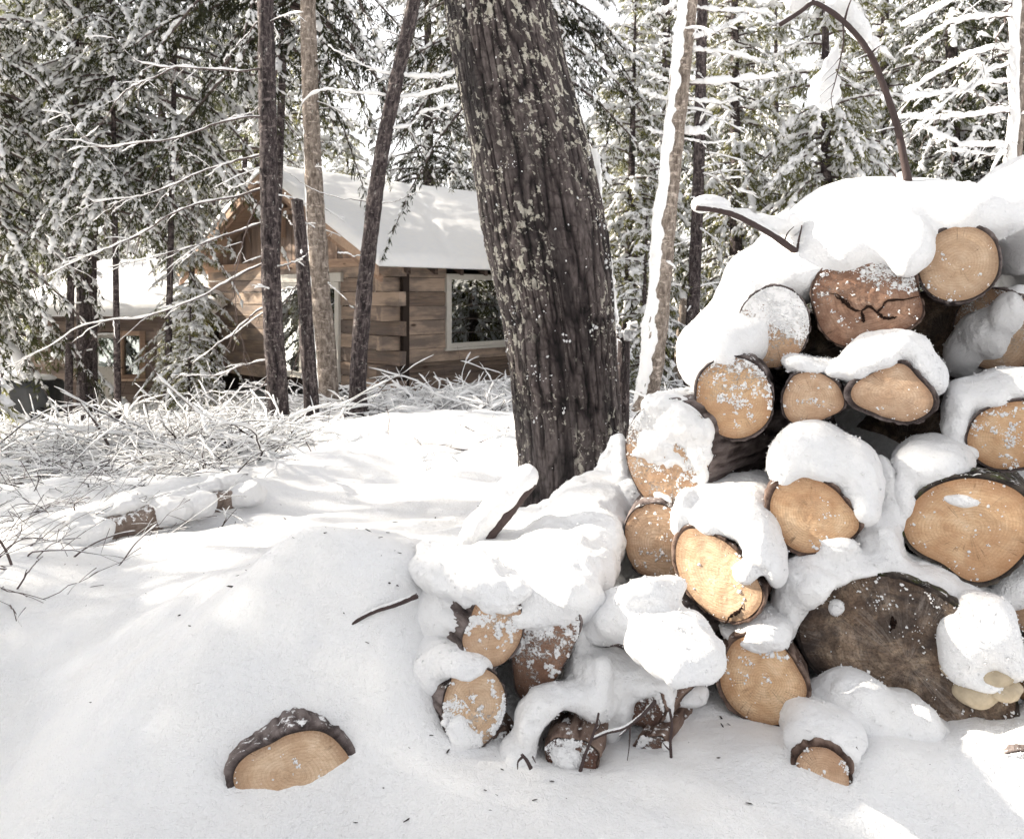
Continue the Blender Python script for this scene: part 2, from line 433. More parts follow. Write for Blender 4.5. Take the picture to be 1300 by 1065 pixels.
def mat_treebark(name, a, b, c):
    t = NT(name); p = t.attr('g').outputs['Vector']
    n1 = t.noise(t.mapv(p, (15, 15, 9)), 1.0, 6, .74)
    n2 = t.noise(t.mapv(p, (7, 7, 24)), 1.0, 4, .65)
    n3 = t.noise(p, 11, 5, .78)
    col = t.ramp(n1, [(.36, a), (.5, b), (.64, c)])
    col = t.mix(t.ramp(n2, [(.56, 0), (.66, .8)]), col, (c[0]*1.5, c[1]*1.5, c[2]*1.5))
    col = t.mix(t.ramp(n3, [(.62, 0), (.68, .8)]), col, (.55, .54, .50))
    return t.done(t.bsdf(col, .9, t.bump(n1, .9, .02), .15))

def mat_foliage(name, c1, c2, c3, tr):
    t = NT(name); p = t.obj(); ti = t.attr('t').outputs['Fac']
    v = t.math('ADD', t.math('MULTIPLY', ti, .6), t.math('MULTIPLY', t.noise(p, 1.6, 3), .5))
    col = t.ramp(v, [(.25, c1), (.55, c2), (.85, c3)])
    d = t.bsdf(col, .6, None, .25)
    tl = t.n('BsdfTranslucent', {'Color': tr})
    return t.done(t.n('MixShader', {0: .38, 1: d.outputs[0], 2: tl.outputs[0]}))

def mat_wood(name, a, b, c, grey=.3, sc=1.0):
    """boards; attributes g (x along the grain) and t (board tint)"""
    t = NT(name); g = t.attr('g').outputs['Vector']; ti = t.attr('t').outputs['Fac']
    n1 = t.noise(t.mapv(g, (1.6*sc, 30*sc, 30*sc)), 1.0, 6, .7, .5)
    n2 = t.noise(t.mapv(g, (1.2, 4, 4)), 1.0, 4, .6)
    n3 = t.noise(t.mapv(g, (8, 260, 260)), 1.0, 2)
    v = t.math('ADD', t.math('MULTIPLY', n1, .55), t.math('MULTIPLY', ti, .5))
    col = t.ramp(v, [(.32, a), (.5, b), (.74, c)])
    col = t.mix(t.math('MULTIPLY', t.ramp(n2, [(.44, 0), (.6, 1)]), grey), col, (.11, .09, .082))
    kn = t.vor(t.mapv(g, (1.3, 3.4, 3.4)), 1.0); col = t.mix(t.ramp(kn, [(.05, .9), (.11, 0)]), col, (.035, .02, .014))
    return t.done(t.bsdf(col, .8, t.bump(t.math('ADD', n1, t.math('MULTIPLY', n3, .4)), .5, .01), .2))

def mat_plain(name, col, rough=.7, spec=.3, nz=30, amt=.35, bump=.3, **kw):
    t = NT(name); p = t.obj(); n = t.noise(p, nz, 4, .6)
    c = t.mix(t.math('MULTIPLY', n, amt), col, tuple(x*.35 for x in col))
    return t.done(t.bsdf(c, rough, t.bump(n, bump, .004), spec, **kw))

def mat_glass(name, tint=(.8, .86, .86), refl=.55):
    t = NT(name)
    fr = t.n('Fresnel', {'IOR': 1.5}).outputs[0]
    g = t.n('BsdfGlossy', {'Color': (.9, .93, .93, 1), 'Roughness': .01})
    tr = t.n('BsdfTransparent', {'Color': (*tint, 1)})
    k = t.math('ADD', t.math('MULTIPLY', fr, 1.0), refl*.3, True)
    return t.done(t.n('MixShader', {0: k, 1: tr.outputs[0], 2: g.outputs[0]}))

M = {}
M['snow'] = mat_snow('snow'); M['snowfar'] = mat_snow('tree_snow', .4); M['ground'] = mat_snow('snow_ground', .8)
M['pale'] = mat_cutwood('cut_wood_pale', (.52, .365, .235), (.68, .51, .36), (.80, .65, .49), 13)
M['orange'] = mat_cutwood('cut_wood_orange', (.54, .335, .19), (.73, .515, .325), (.84, .66, .46), 17)
M['tan'] = mat_cutwood('cut_wood_tan', (.49, .33, .215), (.66, .48, .335), (.78, .62, .47), 12)
M['rot'] = mat_cutwood('cut_wood_rotten', (.24, .135, .095), (.42, .265, .185), (.56, .39, .29), 7, .25)
M['old'] = mat_cutwood('cut_wood_weathered', (.11, .078, .06), (.31, .225, .16), (.55, .43, .31), 9, .85)
M['split'] = mat_cutwood('split_wood', (.10, .05, .04), (.19, .10, .075), (.28, .17, .12), 5, .4)
M['hollow'] = mat_cutwood('hollow_wood', (.20, .12, .06), (.3, .18, .09), (.42, .28, .16), 9, .1, (.004, .003, .003))  # black centre on a flat face paints the shade inside a hollow
M['bark'] = mat_bark('log_bark', (.022, .017, .017), (.095, .074, .070), (.25, .21, .20), 1, .13)
M['barkred'] = mat_bark('log_bark_reddish', (.030, .019, .016), (.13, .085, .068), (.26, .19, .155), 1, .14)
M['barkmoss'] = mat_bark('log_bark_mossy', (.015, .012, .012), (.055, .045, .04), (.14, .12, .10), 1, .14, (.06, .075, .02))
M['barksnow'] = mat_bark('sunk_log_bark', (.06, .046, .04), (.19, .145, .12), (.34, .28, .245), 1, .24)
M['maple'] = mat_maple()
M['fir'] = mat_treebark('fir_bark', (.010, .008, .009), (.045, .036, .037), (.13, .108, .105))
M['firlit'] = mat_treebark('fir_bark_lit', (.08, .062, .052), (.20, .165, .14), (.36, .31, .27))  # paler copy of the fir bark, sunlight lifted into its colour
M['stick'] = mat_plain('stick_bark', (.085, .062, .06), .85, .15, 60, .8, .6)
M['brush'] = mat_plain('brush_bark', (.065, .05, .046), .85, .15, 60, .7)
M['twig'] = mat_plain('twig_bark', (.13, .10, .095), .85, .15, 60, .7)
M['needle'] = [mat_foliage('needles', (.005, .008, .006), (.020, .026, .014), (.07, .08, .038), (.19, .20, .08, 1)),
               mat_foliage('needles_sunlit', (.008, .011, .006), (.042, .049, .02), (.14, .145, .06), (.38, .37, .14, 1)),  # yellow of the backlight put into the needle colour
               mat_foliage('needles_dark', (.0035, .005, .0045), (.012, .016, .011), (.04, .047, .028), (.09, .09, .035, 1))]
M['timber'] = mat_wood('timber_wall', (.05, .038, .032), (.19, .138, .106), (.37, .28, .215), .75)
M['board'] = mat_wood('gable_board', (.06, .042, .034), (.165, .11, .083), (.29, .205, .155), .6)
M['trim'] = mat_wood('rafter_wood', (.20, .125, .085), (.34, .225, .16), (.46, .33, .24), .3)
M['shedwood'] = mat_wood('shed_board', (.09, .065, .055), (.20, .15, .125), (.32, .25, .21), .6)
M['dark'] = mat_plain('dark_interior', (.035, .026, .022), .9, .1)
M['whitetrim'] = mat_plain('white_frame', (.56, .53, .48), .65, .3, 14, .45)
M['glass'] = mat_glass('window_glass'); M['glassgreen'] = mat_glass('door_glass', (.52, .63, .60), .8)
M['tarp'] = mat_plain('black_tarp', (.018, .02, .024), .45, .5, 12, .4, .8)
M['fungus'] = mat_plain('fungus_flesh', (.60, .50, .36), .75, .2, 60, .75, .9)
M['black'] = mat_plain('black_metal', (.02, .02, .022), .5, .4)
# ------------------------------------------------------------------ the woodpile
def outline_polar(poly3, C, u, v, n=112, sm=9):
    d = poly3-C; x = d@u; y = d@v
    # resample the outline densely, then to polar
    xs = np.append(x, x[0]); ys = np.append(y, y[0])
    tt = np.linspace(0, len(x), 900, endpoint=False); k = tt.astype(int); f = tt-k
    X = xs[k]+(xs[k+1]-xs[k])*f; Yy = ys[k]+(ys[k+1]-ys[k])*f
    a = np.arctan2(Yy, X) % (2*math.pi); r = np.hypot(X, Yy); o = np.argsort(a)
    a, r = a[o], r[o]
    A = np.arange(n)*2*math.pi/n
    rr = np.interp(A, np.concatenate([a-2*math.pi, a, a+2*math.pi]), np.tile(r, 3))
    sp = np.fft.rfft(rr); sp[sm:] = 0
    return A, np.fft.irfft(sp, n)

LOGS = {}
def capblob(lg, px, py, rx, ry, d, over=0.02, up=.5):
    """snow blob against a log: its front pole stands 'over' in front of the cut plane at that photo point, its body runs back along the log"""
    O = np.array([0, 0, EYE]); D = np.array([(px-650)/F_PX, 1, -(py-HOR)/F_PX])
    t = ((lg['C']-O)@lg['nrm'])/(D@lg['nrm']); Pf = O+D*t
    az = math.atan2(lg['a'][0], lg['a'][1]); k = t/F_PX
    c = (Pf-lg['nrm']*over if over > 0 else Pf-over*D/np.linalg.norm(D))+d*(up*lg['a']+(1-up)*D/np.linalg.norm(D))
    return (c, (rx*k, d, ry*k), -az)
def log(key, label, poly, Y, mat, bark='bark', yaw=6, pitch=0, L=.75, rim=.93, taper=.05, frost=(0, 0), crumbs=0, caps=(), name='firewood_log', rough=.004, group='logs of the woodpile',
        capkw=None, up=.5, top=(), tilt=0, backfrost=0, rel=.002, sm=9, cat='log'):
    global rng
    rng = np.random.default_rng(abs(hash(key)) % 1000 if False else sum(ord(ch)*(i+3) for i, ch in enumerate(key)))
    poly = np.array(poly, float); c = (poly.min(0)+poly.max(0))/2
    C = P(c[0], c[1], Y)
    az = math.atan2(C[0], C[1])+R(yaw); p = R(pitch)
    a = np.array([math.sin(az)*math.cos(p), math.cos(az)*math.cos(p), math.sin(p)])
    # cut plane: facing the camera with part of the yaw
    nz = az-R(tilt); nrm = np.array([math.sin(nz)*math.cos(p), math.cos(nz)*math.cos(p), math.sin(p)])
    O = np.array([0, 0, EYE])
    D = np.stack([(poly[:, 0]-650)/F_PX, np.ones(len(poly)), -(poly[:, 1]-HOR)/F_PX], 1)
    T = ((C-O)@nrm)/(D@nrm); P3 = O+D*T[:, None]
    u = np.array([nrm[1], -nrm[0], 0]); u /= np.linalg.norm(u); v = np.cross(u, nrm); v = v if v[2] > 0 else -v
    A, r = outline_polar(P3, C, u, v, 112, sm); n = len(A)
    ca, sa = np.cos(A), np.sin(A)
    seed = rng.uniform(0, 100)
    def ring(s, rr, off=0.0):
        return C+a*s+(np.zeros(n)+off)[:, None]*nrm+(rr*ca)[:, None]*u+(rr*sa)[:, None]*v
    loc = C.copy(); loc[2] -= r.mean()
    root = thing(name, label, cat, loc, group)
    # bark: rim annulus + long side + back
    ss = np.concatenate([[0, .006, .016], np.linspace(.03, L, 46)])
    rows, gs, hs = [], [], []
    rw = r*rim
    per = np.array([ca*r.mean(), sa*r.mean()])
    def add(pts, s, h): rows.append(pts); gs.append(np.stack([per[0], np.full(n, s), per[1]], 1)); hs.append(h)
    nz0 = fbm(np.stack([ca*9+seed, sa*9, np.zeros(n)], 1), 3)
    add(ring(0, rw*.985, .004), -.03, np.full(n, .2)); add(ring(0, rw+(r-rw)*.45, .001+.004*0), -.015, .35+.4*nz0)
    for i, s in enumerate(ss):
        q = np.stack([per[0]*34+seed, per[1]*34, np.full(n, s*9)], 1)
        h = 1-np.abs(fbm(q, 4, .55))*2.2
        h2 = fbm(np.stack([per[0]*8+seed, per[1]*8, np.full(n, s*3)], 1), 2)
        e = (-.03 if i == 0 else 0)
        rr = r*(1+taper*s)+rough*(h-.5)*1.6+.012*h2*min(1, s/.1+.25)*r/.1+e*.08
        add(ring(s, rr, 0 if i else (.003*nz0).mean()), s, h)
    V = np.concatenate(rows+[[C+a*(L+.002)]]); m = len(rows)
    i = np.arange(m-1)[:, None]*n; j = np.arange(n)[None]; j2 = (j+1) % n
    Q = np.stack([i+j, i+n+j, i+n+j2, i+j2], -1).reshape(-1, 4)
    tri = np.array([[(m-1)*n+k, (m-1)*n+(k+1) % n, m*n] for k in range(n)])[:, ::-1]
    G = np.vstack([np.concatenate(gs), [0, L, 0]]); H = np.append(np.concatenate(hs), .3)
    obj('bark', mk('bark', V-loc, [Q, tri], True, g=G+seed, t=H), M[bark], root)
    # cut face
    K = 30; fr = np.linspace(0, 1, K+1)[1:]
    rows, fu, ra, cs = [], [], [], []
    for f in fr:
        rr = rw*f*1.0
        q = np.stack([rr*ca*30+seed, rr*sa*30, np.zeros(n)], 1)
        off = rel*(fbm(q, 3)*1.4+.5*fbm(q*5, 2))+.004*max(0, f-.9)*10*.4
        rows.append(ring(0, rr, off-.0015)); fu.append(np.stack([rr*ca+seed, rr*sa, np.zeros(n)], 1)); ra.append(np.full(n, f)); cs.append(np.stack([ca*1.0+seed, sa, np.full(n, .35*f)], 1))
    V = np.concatenate([[C-nrm*.0015]]+rows)
    fu = np.concatenate([[[seed, 0, 0]]]+fu); ra = np.concatenate([[0]]+ra); cs = np.concatenate([[[seed, 0, 0]]]+cs)
    i = 1+np.arange(K-1)[:, None]*n
    Q = np.stack([i+j, i+n+j, i+n+j2, i+j2], -1).reshape(-1, 4)
    T3 = np.array([[0, 1+k, 1+(k+1) % n] for k in range(n)])
    hgt = np.clip((V-C)@v/r.mean(), -1.2, 1.2)*.5+.5
    low = fbm(np.stack([fu[:, 0]*14, fu[:, 1]*14, fu[:, 2]], 1), 2)
    fro = frost[0]*np.clip((hgt-.5)*2+.25+.5*low, 0, 1.2)+frost[1]*(1+.5*low)
    obj('cut_face', mk('cut_face', V-loc, [T3[:, ::-1], Q[:, ::-1]], True, fuv=fu, rad=ra, cs=cs, frost=fro), M[mat], root)
    # snow cap with blown crumbs on the face
    VV, FF, nn = [], [], 0
    LOGS[key] = lgd = dict(root=root, C=C, a=a, u=u, v=v, r=r, A=A, loc=loc, nrm=nrm, Y=Y)
    if caps or top:
        b = [capblob(lgd, *q, up=up) for q in caps]
        sd_ = np.array([a[1], -a[0], 0]); sd_ /= np.linalg.norm(sd_); upv = np.cross(sd_, a); upv *= np.sign(upv[2])
        for s0, s1, lat, wd, hh in top:          # snow lying along the top of the log from s0 to s1 metres behind the cut
            for s_ in np.arange(s0, s1, .05):
                b.append((C+a*s_+sd_*(lat+rng.normal(0, .006))+upv*(r.mean()*(1+taper*s_)*math.sqrt(max(.2, 1-(lat/r.mean())**2))+.004), (wd*rng.uniform(.8, 1.1), .06, hh*rng.uniform(.75, 1.15)), -math.atan2(a[0], a[1])))
        kw = dict(vox=.0056, k=.013, amp=.012, freq=13.0, fine=.22); kw.update(capkw or {})
        v1, q1 = snow_sdf(b, **kw)
        v3, f3 = grains(v1, 900, rng); VV.append(v3); FF.append(f3+nn); nn += len(v3)
        for v2, q2 in pieces(v1, q1): obj('snow', mk('snow', v2-loc, q2), M['snow'], root)
    if crumbs:
        N = int(crumbs*2.2); th = rng.uniform(0, 2*math.pi, N*8); f = np.sqrt(rng.uniform(0, 1, N*8))*1.0
        rI = np.interp(th, np.append(A, 2*math.pi), np.append(rw, rw[0]))*f
        x, y = rI*np.cos(th), rI*np.sin(th)
        hh = np.clip(y/r.mean()*.5+.5, 0, 1)
        pr = fbm(np.stack([x*13+seed, y*13, 0*x+seed], 1), 2)*.7+fbm(np.stack([x*70, y*70+seed, 0*x], 1), 2)*.9+frost[0]*(hh*1.6-.8)+frost[1]*.9-.25
        ok = np.where(pr > rng.uniform(0, .8, len(pr)))[0][:N]
        if len(ok):
            Cc = C+x[ok, None]*u+y[ok, None]*v-nrm*.001
            s = rng.gamma(1.6, .0007, len(ok))+.0007
            v1, f1 = lumps(Cc, rng.normal(0, 1, (len(ok), 3)), s*1.3, s, s*.9)
            VV.append(v1); FF.append(f1+nn); nn += len(v1)
    if VV: obj('snow_crumbs', mk('snow_crumbs', np.concatenate(VV)-loc, FF, True), M['snow'], root)['kind'] = 'stuff'
    return root

def ell(cx, cy, rx, ry, rot=0, n=14, jit=.04):
    a = np.arange(n)*2*math.pi/n; rg = np.random.default_rng(int(cx*7+cy))
    k = 1+rg.normal(0, jit, n); c, s = math.cos(R(rot)), math.sin(R(rot))
    x, y = rx*np.cos(a)*k, ry*np.sin(a)*k
    return np.stack([cx+x*c-y*s, cy+x*s+y*c], 1)

# ---- right-hand pile, top to bottom
log('A', 'round pale-faced log, the highest in the woodpile, under a thick snow cap', [(1161,333),(1168,312),(1186,294),(1216,282),(1243,285),(1264,300),(1272,321),(1272,345),(1261,366),(1240,381),(1216,387),(1192,384),(1174,372),(1164,354)], 2.30, 'pale', yaw=0, frost=(.05, .02), crumbs=60, rim=.92)
log('B', 'cracked reddish rotten log with a frosted top, left of the highest pale log', [(1027,366),(1039,342),(1066,327),(1105,315),(1138,321),(1162,342),(1171,378),(1177,390),(1170,408),(1150,422),(1120,434),(1090,440),(1072,444),(1048,432),(1033,405)], 2.38, 'rot', 'barkred', yaw=-1, frost=(.62, .02), crumbs=700, rim=.95, rel=.004)
log('C', 'frost-crusted log end on the upper left shoulder of the woodpile', [(935,420),(940,390),(958,370),(985,360),(1012,370),(1028,395),(1029,420),(1020,445),(1002,464),(975,470),(952,460),(938,442)], 2.45, 'tan', yaw=-2, frost=(.5, .34), crumbs=900, rim=.96)
log('D', 'tan log end with snow stuck along its top and right edge, above the snow-plastered log', [(881,500),(886,475),(903,458),(930,450),(958,458),(976,478),(984,505),(980,532),(963,551),(940,560),(915,556),(895,540),(884,522)], 2.32, 'orange', yaw=3, frost=(.42, .10), crumbs=500, rim=.95)
log('E', 'small light-brown log end between the tan log and the lens-shaped one', [(992,500),(1003,477),(1021,470),(1042,471),(1057,480),(1069,492),(1075,513),(1070,522),(1053,531),(1030,540),(1008,541),(995,530),(991,512)], 2.28, 'tan', yaw=0, frost=(.12, .02), crumbs=80, rim=.94, caps=[(1040, 466, 34, 10, .12, .0), (1012, 462, 18, 8, .1, .0)])
log('F', 'lens-shaped sawn log with a rounded snow cap, below the cracked rotten log', [(1074,489),(1090,477),(1114,465),(1138,455),(1156,459),(1168,474),(1180,486),(1192,501),(1194,518),(1178,535),(1153,542),(1122,535),(1094,523),(1077,515),(1072,502)], 2.18, 'tan', 'bark', yaw=1, frost=(.06, .02), crumbs=50, rim=.86,
    caps=[(1118, 452, 46, 30, .16, .012), (1145, 440, 30, 20, .14, .01), (1088, 468, 24, 20, .14, .012), (1168, 462, 16, 22, .12, .0), (1060, 470, 20, 12, .12, .0), (1180, 482, 22, 24, .12, -.03)])
log('G', 'orange-brown log end cut off by the right edge, under a snow shelf', [(1224,551),(1234,530),(1249,518),(1270,510),(1300,505),(1325,512),(1342,535),(1345,560),(1330,585),(1300,597),(1262,599),(1242,588),(1226,574)], 2.12, 'orange', 'bark', yaw=0, frost=(.16, .03), crumbs=200, rim=.93,
    caps=[(1262, 505, 44, 26, .2, .012), (1300, 492, 46, 22, .2, .01), (1222, 520, 24, 34, .16, .01), (1214, 545, 15, 26, .1, .01), (1228, 575, 16, 12, .05, .015), (1335, 500, 30, 26, .2, .01)])
log('H', 'log lying crosswise behind, its grey bark half buried in snow beside the right edge', ell(1268, 420, 62, 56), 2.48, 'tan', 'bark', yaw=38, frost=(.2, .3), rim=.95,
    caps=[(1262, 424, 50, 40, .12, .03), (1232, 448, 34, 30, .1, .03), (1290, 400, 30, 40, .1, .03), (1222, 466, 24, 14, .08, .02), (1180, 478, 22, 22, .1, -.04)])
log('I', 'log end plastered with blown snow, leftmost in the woodpile, beside the leaning trunk', [(792,560),(800,535),(818,515),(845,503),(875,510),(895,528),(903,555),(902,588),(892,618),(872,640),(845,648),(820,637),(803,612),(794,585)], 2.36, 'tan', 'bark', yaw=34, tilt=22, L=.62, frost=(.6, .36), crumbs=900, rim=.97,
    caps=[(846, 535, 46, 30, .05, .012), (880, 558, 26, 30, .03, .010), (818, 566, 22, 22, .025, .008), (848, 582, 20, 10, .02, .006), (884, 604, 14, 22, .02, .008), (838, 630, 16, 8, .014, .008), (845, 512, 30, 16, .16, .01), (870, 520, 40, 16, .25, -.05)], capkw=dict(amp=.014, freq=22, fine=.4))
log('J', 'egg-shaped orange log end under the tallest rounded snow cap, mid-pile', [(972,630),(985,609),(1008,599),(1033,602),(1059,615),(1078,635),(1093,655),(1099,667),(1089,683),(1072,694),(1050,704),(1021,708),(1000,700),(983,683),(972,658)], 2.05, 'orange', 'barkred', pitch=-4, yaw=2, frost=(.03, .0), crumbs=50, rim=.90,
    caps=[(1042, 588, 60, 40, .18, .012), (1030, 562, 36, 26, .16, .0), (1008, 590, 30, 30, .16, .008), (1084, 606, 34, 40, .15, .012), (996, 606, 20, 22, .1, .010), (1098, 640, 20, 26, .1, .010), (1065, 690, 22, 9, .03, .02)])
log('K', 'largest bright orange log end with visible growth rings, at the right edge', [(1140,662),(1153,637),(1173,619),(1198,607),(1226,602),(1257,604),(1282,612),(1303,624),(1318,645),(1320,670),(1314,695),(1300,711),(1287,726),(1262,741),(1229,744),(1206,726),(1173,708),(1148,693)], 2.02, 'orange', 'barkmoss', pitch=-6, yaw=0, frost=(.0, .02), crumbs=60, rim=.93,
    caps=[(1172, 592, 38, 36, .16, .012), (1150, 622, 24, 34, .13, .012), (1200, 588, 34, 28, .14, .0), (1142, 660, 13, 22, .08, .008), (1222, 636, 20, 5, .012, .006)])
log('L', 'tilted log end in a bright patch of sun, split at its lower edge', [(853,695),(861,674),(873,665),(889,669),(909,678),(932,693),(950,714),(964,735),(973,755),(970,769),(960,783),(945,792),(927,793),(909,788),(894,778),(879,763),(866,745),(856,722)], 2.02, 'pale', 'barkred', pitch=-6, yaw=8, tilt=-18, frost=(.03, .0), crumbs=60, rim=.93,
    caps=[(905, 652, 42, 26, .22, .01), (940, 650, 44, 30, .26, -.03), (966, 690, 26, 34, .14, .012), (866, 655, 16, 30, .1, .006), (960, 640, 30, 24, .3, -.1), (985, 722, 14, 26, .08, -.01), (948, 728, 14, 14, .02, .02), (930, 640, 56, 22, .3, -.06)])
log('M', 'shaded log end tucked under the snow-plastered log, left of the sunlit one', [(796,655),(818,637),(845,640),(862,650),(872,690),(870,735),(860,746),(832,738),(805,724),(794,702),(792,675)], 2.26, 'tan', pitch=-6, yaw=3, frost=(.1, .02), crumbs=140, rim=.97)
N_POLY = [(1008,803),(1011,775),(1028,748),(1054,732),(1089,725),(1122,725),(1153,733),(1186,748),(1216,766),(1244,790),(1266,818),(1284,848),(1296,880),(1298,912),(1285,940),(1262,957),(1238,960),(1210,948),(1178,928),(1135,908),(1095,893),(1060,876),(1033,852),(1015,828)]
log('N', 'huge dark weathered log end with pale bracket fungi', N_POLY, 1.94, 'old', 'barkmoss', pitch=-8, yaw=0, L=.9, frost=(.0, .05), crumbs=160, rim=.95, rel=.008,
    caps=[(1240, 808, 40, 34, .055, .06), (1216, 820, 18, 30, .045, .056), (1262, 800, 26, 30, .05, .055), (1206, 835, 10, 16, .03, .05), (1250, 775, 34, 20, .07, .03), (1062, 770, 11, 12, .014, .014), (1256, 862, 26, 10, .035, .05), (1285, 845, 18, 16, .04, .04)])
log('O', 'round bright log end low in the pile, left of the huge weathered one', [(908,862),(917,829),(927,811),(945,802),(968,802),(990,812),(1008,832),(1021,854),(1031,877),(1021,900),(1001,922),(975,926),(955,920),(939,912),(919,892)], 1.92, 'orange', 'barkred', pitch=-12, yaw=0, frost=(.1, .0), crumbs=120, rim=.92, top=[(.05, .4, .0, .07, .035)],
    caps=[(948, 800, 34, 9, .12, .006), (980, 800, 22, 8, .1, .0)])
log('P', 'low log end peeking out of the snow at the bottom, below the huge weathered one', [(1004,958),(1018,943),(1040,939),(1062,947),(1082,966),(1086,1000),(1060,1025),(1030,1028),(1004,1005)], 1.68, 'tan', 'barkred', pitch=-14, yaw=0, frost=(.2, .02), crumbs=140, rim=.82, top=[(.07, .4, .0, .05, .022), (.08, .4, .04, .03, .02), (.08, .4, -.04, .03, .02)], caps=[(1040, 938, 30, 6, .16, .002), (1082, 970, 10, 14, .12, .006), (1006, 958, 9, 10, .12, .006)])
log('X', 'log end mostly outside the right edge with a ball of snow on it', ell(1330, 770, 48, 46), 2.0, 'tan', 'bark', yaw=0, frost=(.3, .2), crumbs=60, rim=.94, caps=[(1290, 742, 26, 26, .1, .03), (1318, 726, 34, 22, .12, .02), (1272, 756, 10, 14, .05, .02)])
log('Z', 'hollow log end with a pale rim beside the bracket fungi at the right edge', ell(1306, 866, 26, 26), 1.88, 'hollow', 'bark', yaw=0, frost=(.05, .0), crumbs=20, rim=.9, caps=[(1300, 842, 24, 12, .08, .012), (1284, 836, 10, 14, .05, .012)])
log('Y', 'frosted log end in the bottom right corner, half sunk in snow', ell(1300, 1000, 62, 50), 1.72, 'tan', 'bark', yaw=0, frost=(.7, .2), crumbs=400, rim=.93, caps=[(1290, 955, 56, 22, .14, .01), (1330, 950, 40, 24, .14, .01)])
# ---- logs seen only in the dark gaps
gap = 'logs deep in the gaps of the pile'
for k, (x, y, r_, Yd, lab) in enumerate([(1150, 572, 72, 2.72, 'dark barked log deep in the gap below the lens-shaped log'), (1196, 425, 62, 2.75, 'dark barked log deep in the gap beside the cracked rotten log'),
        (985, 585, 74, 2.75, 'dark barked log deep in the gap below the small light-brown log end'), (905, 640, 66, 2.85, 'dark barked log deep in the gap behind the snow-plastered log end'),
        (895, 815, 52, 2.5, 'dark barked log deep in the gap above the low bright log end'), (1245, 770, 66, 2.7, 'dark barked log deep in the gap under the largest orange log end'), (985, 790, 60, 2.6, 'dark barked log deep in the gap left of the huge weathered log'),
        (1010, 450, 60, 2.9, 'dark barked log deep in the gap above the small light-brown log end'), (1345, 345, 78, 2.82, 'log under the snow shoulder at the top right corner of the pile'), (1345, 500, 74, 2.82, 'log behind the crosswise log at the right edge of the pile')]):
    log('gap%d' % k, lab, ell(x, y, r_, r_*.95), Yd, 'old', 'bark', yaw=22-5*(k % 4), frost=(.1, .05), group=gap, L=.5)
# ---- left-hand heap
log('R', 'upper frosted log end of the small heap, bark showing on its left', [(584,811),(594,791),(602,765),(617,751),(637,745),(655,752),(665,780),(665,808),(655,828),(640,844),(622,850),(604,847),(590,832)], 1.84, 'tan', 'bark', yaw=-26, up=.1, tilt=-22, L=.30, top=[(.06, .34, .0, .055, .018), (.12, .32, -.05, .045, .022), (.05, .2, .045, .04, .015)], frost=(.3, .16), crumbs=700, rim=.95, rough=.008,
    caps=[(568, 766, 36, 18, .2, -.02), (602, 742, 32, 12, .16, .004), (540, 770, 34, 26, .2, -.08), (520, 800, 22, 14, .14, -.10), (640, 738, 30, 8, .12, .004), (545, 838, 18, 10, .06, -.03)])
log('S', 'lower light log end of the small heap, its bottom half dusted with snow', [(560,890),(567,866),(580,848),(600,843),(622,847),(638,862),(645,888),(640,915),(626,938),(606,954),(586,956),(569,940),(560,916)], 1.80, 'pale', 'bark', pitch=-10, yaw=-24, tilt=-18, L=.4, top=[(.05, .4, .0, .075, .045), (.12, .4, -.05, .05, .04)], frost=(-.5, .38), crumbs=600, rim=.94,
    caps=[(545, 850, 26, 18, .14, -.04), (520, 868, 34, 30, .2, -.1), (600, 940, 26, 14, .02, .014), (582, 920, 16, 14, .016, .012), (575, 842, 18, 10, .08, .0)])
log('T', 'big snow-smothered log of the small heap, its cut end half hidden by clinging snow', [(652,800),(662,772),(690,758),(718,760),(736,775),(738,800),(726,826),(708,860),(686,890),(664,894),(652,870),(648,832)], 1.88, 'rot', 'bark', yaw=13, up=.0, L=.95, top=[(.04, .95, -.01, .10, .05), (.10, .9, .05, .05, .03), (.08, .9, -.07, .06, .04)], frost=(.35, .30), crumbs=900, rim=.96, pitch=4,
    caps=[(690, 742, 50, 18, .24, .010), (640, 716, 52, 24, .3, -.10), (722, 694, 54, 38, .36, -.2), (762, 690, 26, 44, .3, -.24), (670, 672, 58, 20, .3, -.34), (600, 712, 46, 26, .3, -.16), (724, 752, 14, 14, .05, .010), (664, 880, 12, 7, .016, .01)],
    capkw=dict(amp=.018, freq=13, k=.02))
log('Q', 'wide log end in the bottom left foreground with a ragged dark bark rim', [(284,980),(300,958),(337,940),(360,928),(378,921),(411,920),(432,932),(448,951),(460,972),(464,1002),(442,1032),(390,1046),(330,1036),(292,1012)], 1.70, 'pale', 'bark', pitch=-10, yaw=-2, frost=(.02, .0), crumbs=60, rim=.88, rough=.006, L=.6, caps=[(370, 912, 50, 8, .16, -.03), (425, 918, 24, 8, .14, -.03), (306, 942, 20, 8, .14, -.03)])
log('U', 'log lying sideways under a broad mound of snow, left of the low bright log end', ell(752, 792, 26, 34), 1.98, 'old', 'bark', yaw=52, pitch=-9, L=.46, frost=(.2, .1), crumbs=60, rough=.008,
    caps=[(808, 782, 46, 34, .12, .05), (846, 806, 46, 32, .12, .06), (878, 832, 36, 24, .10, .07), (820, 752, 24, 18, .1, .02), (775, 768, 26, 14, .1, .02), (896, 850, 20, 20, .08, .08), (780, 790, 26, 24, .1, .05)], capkw=dict(amp=.014, freq=11))
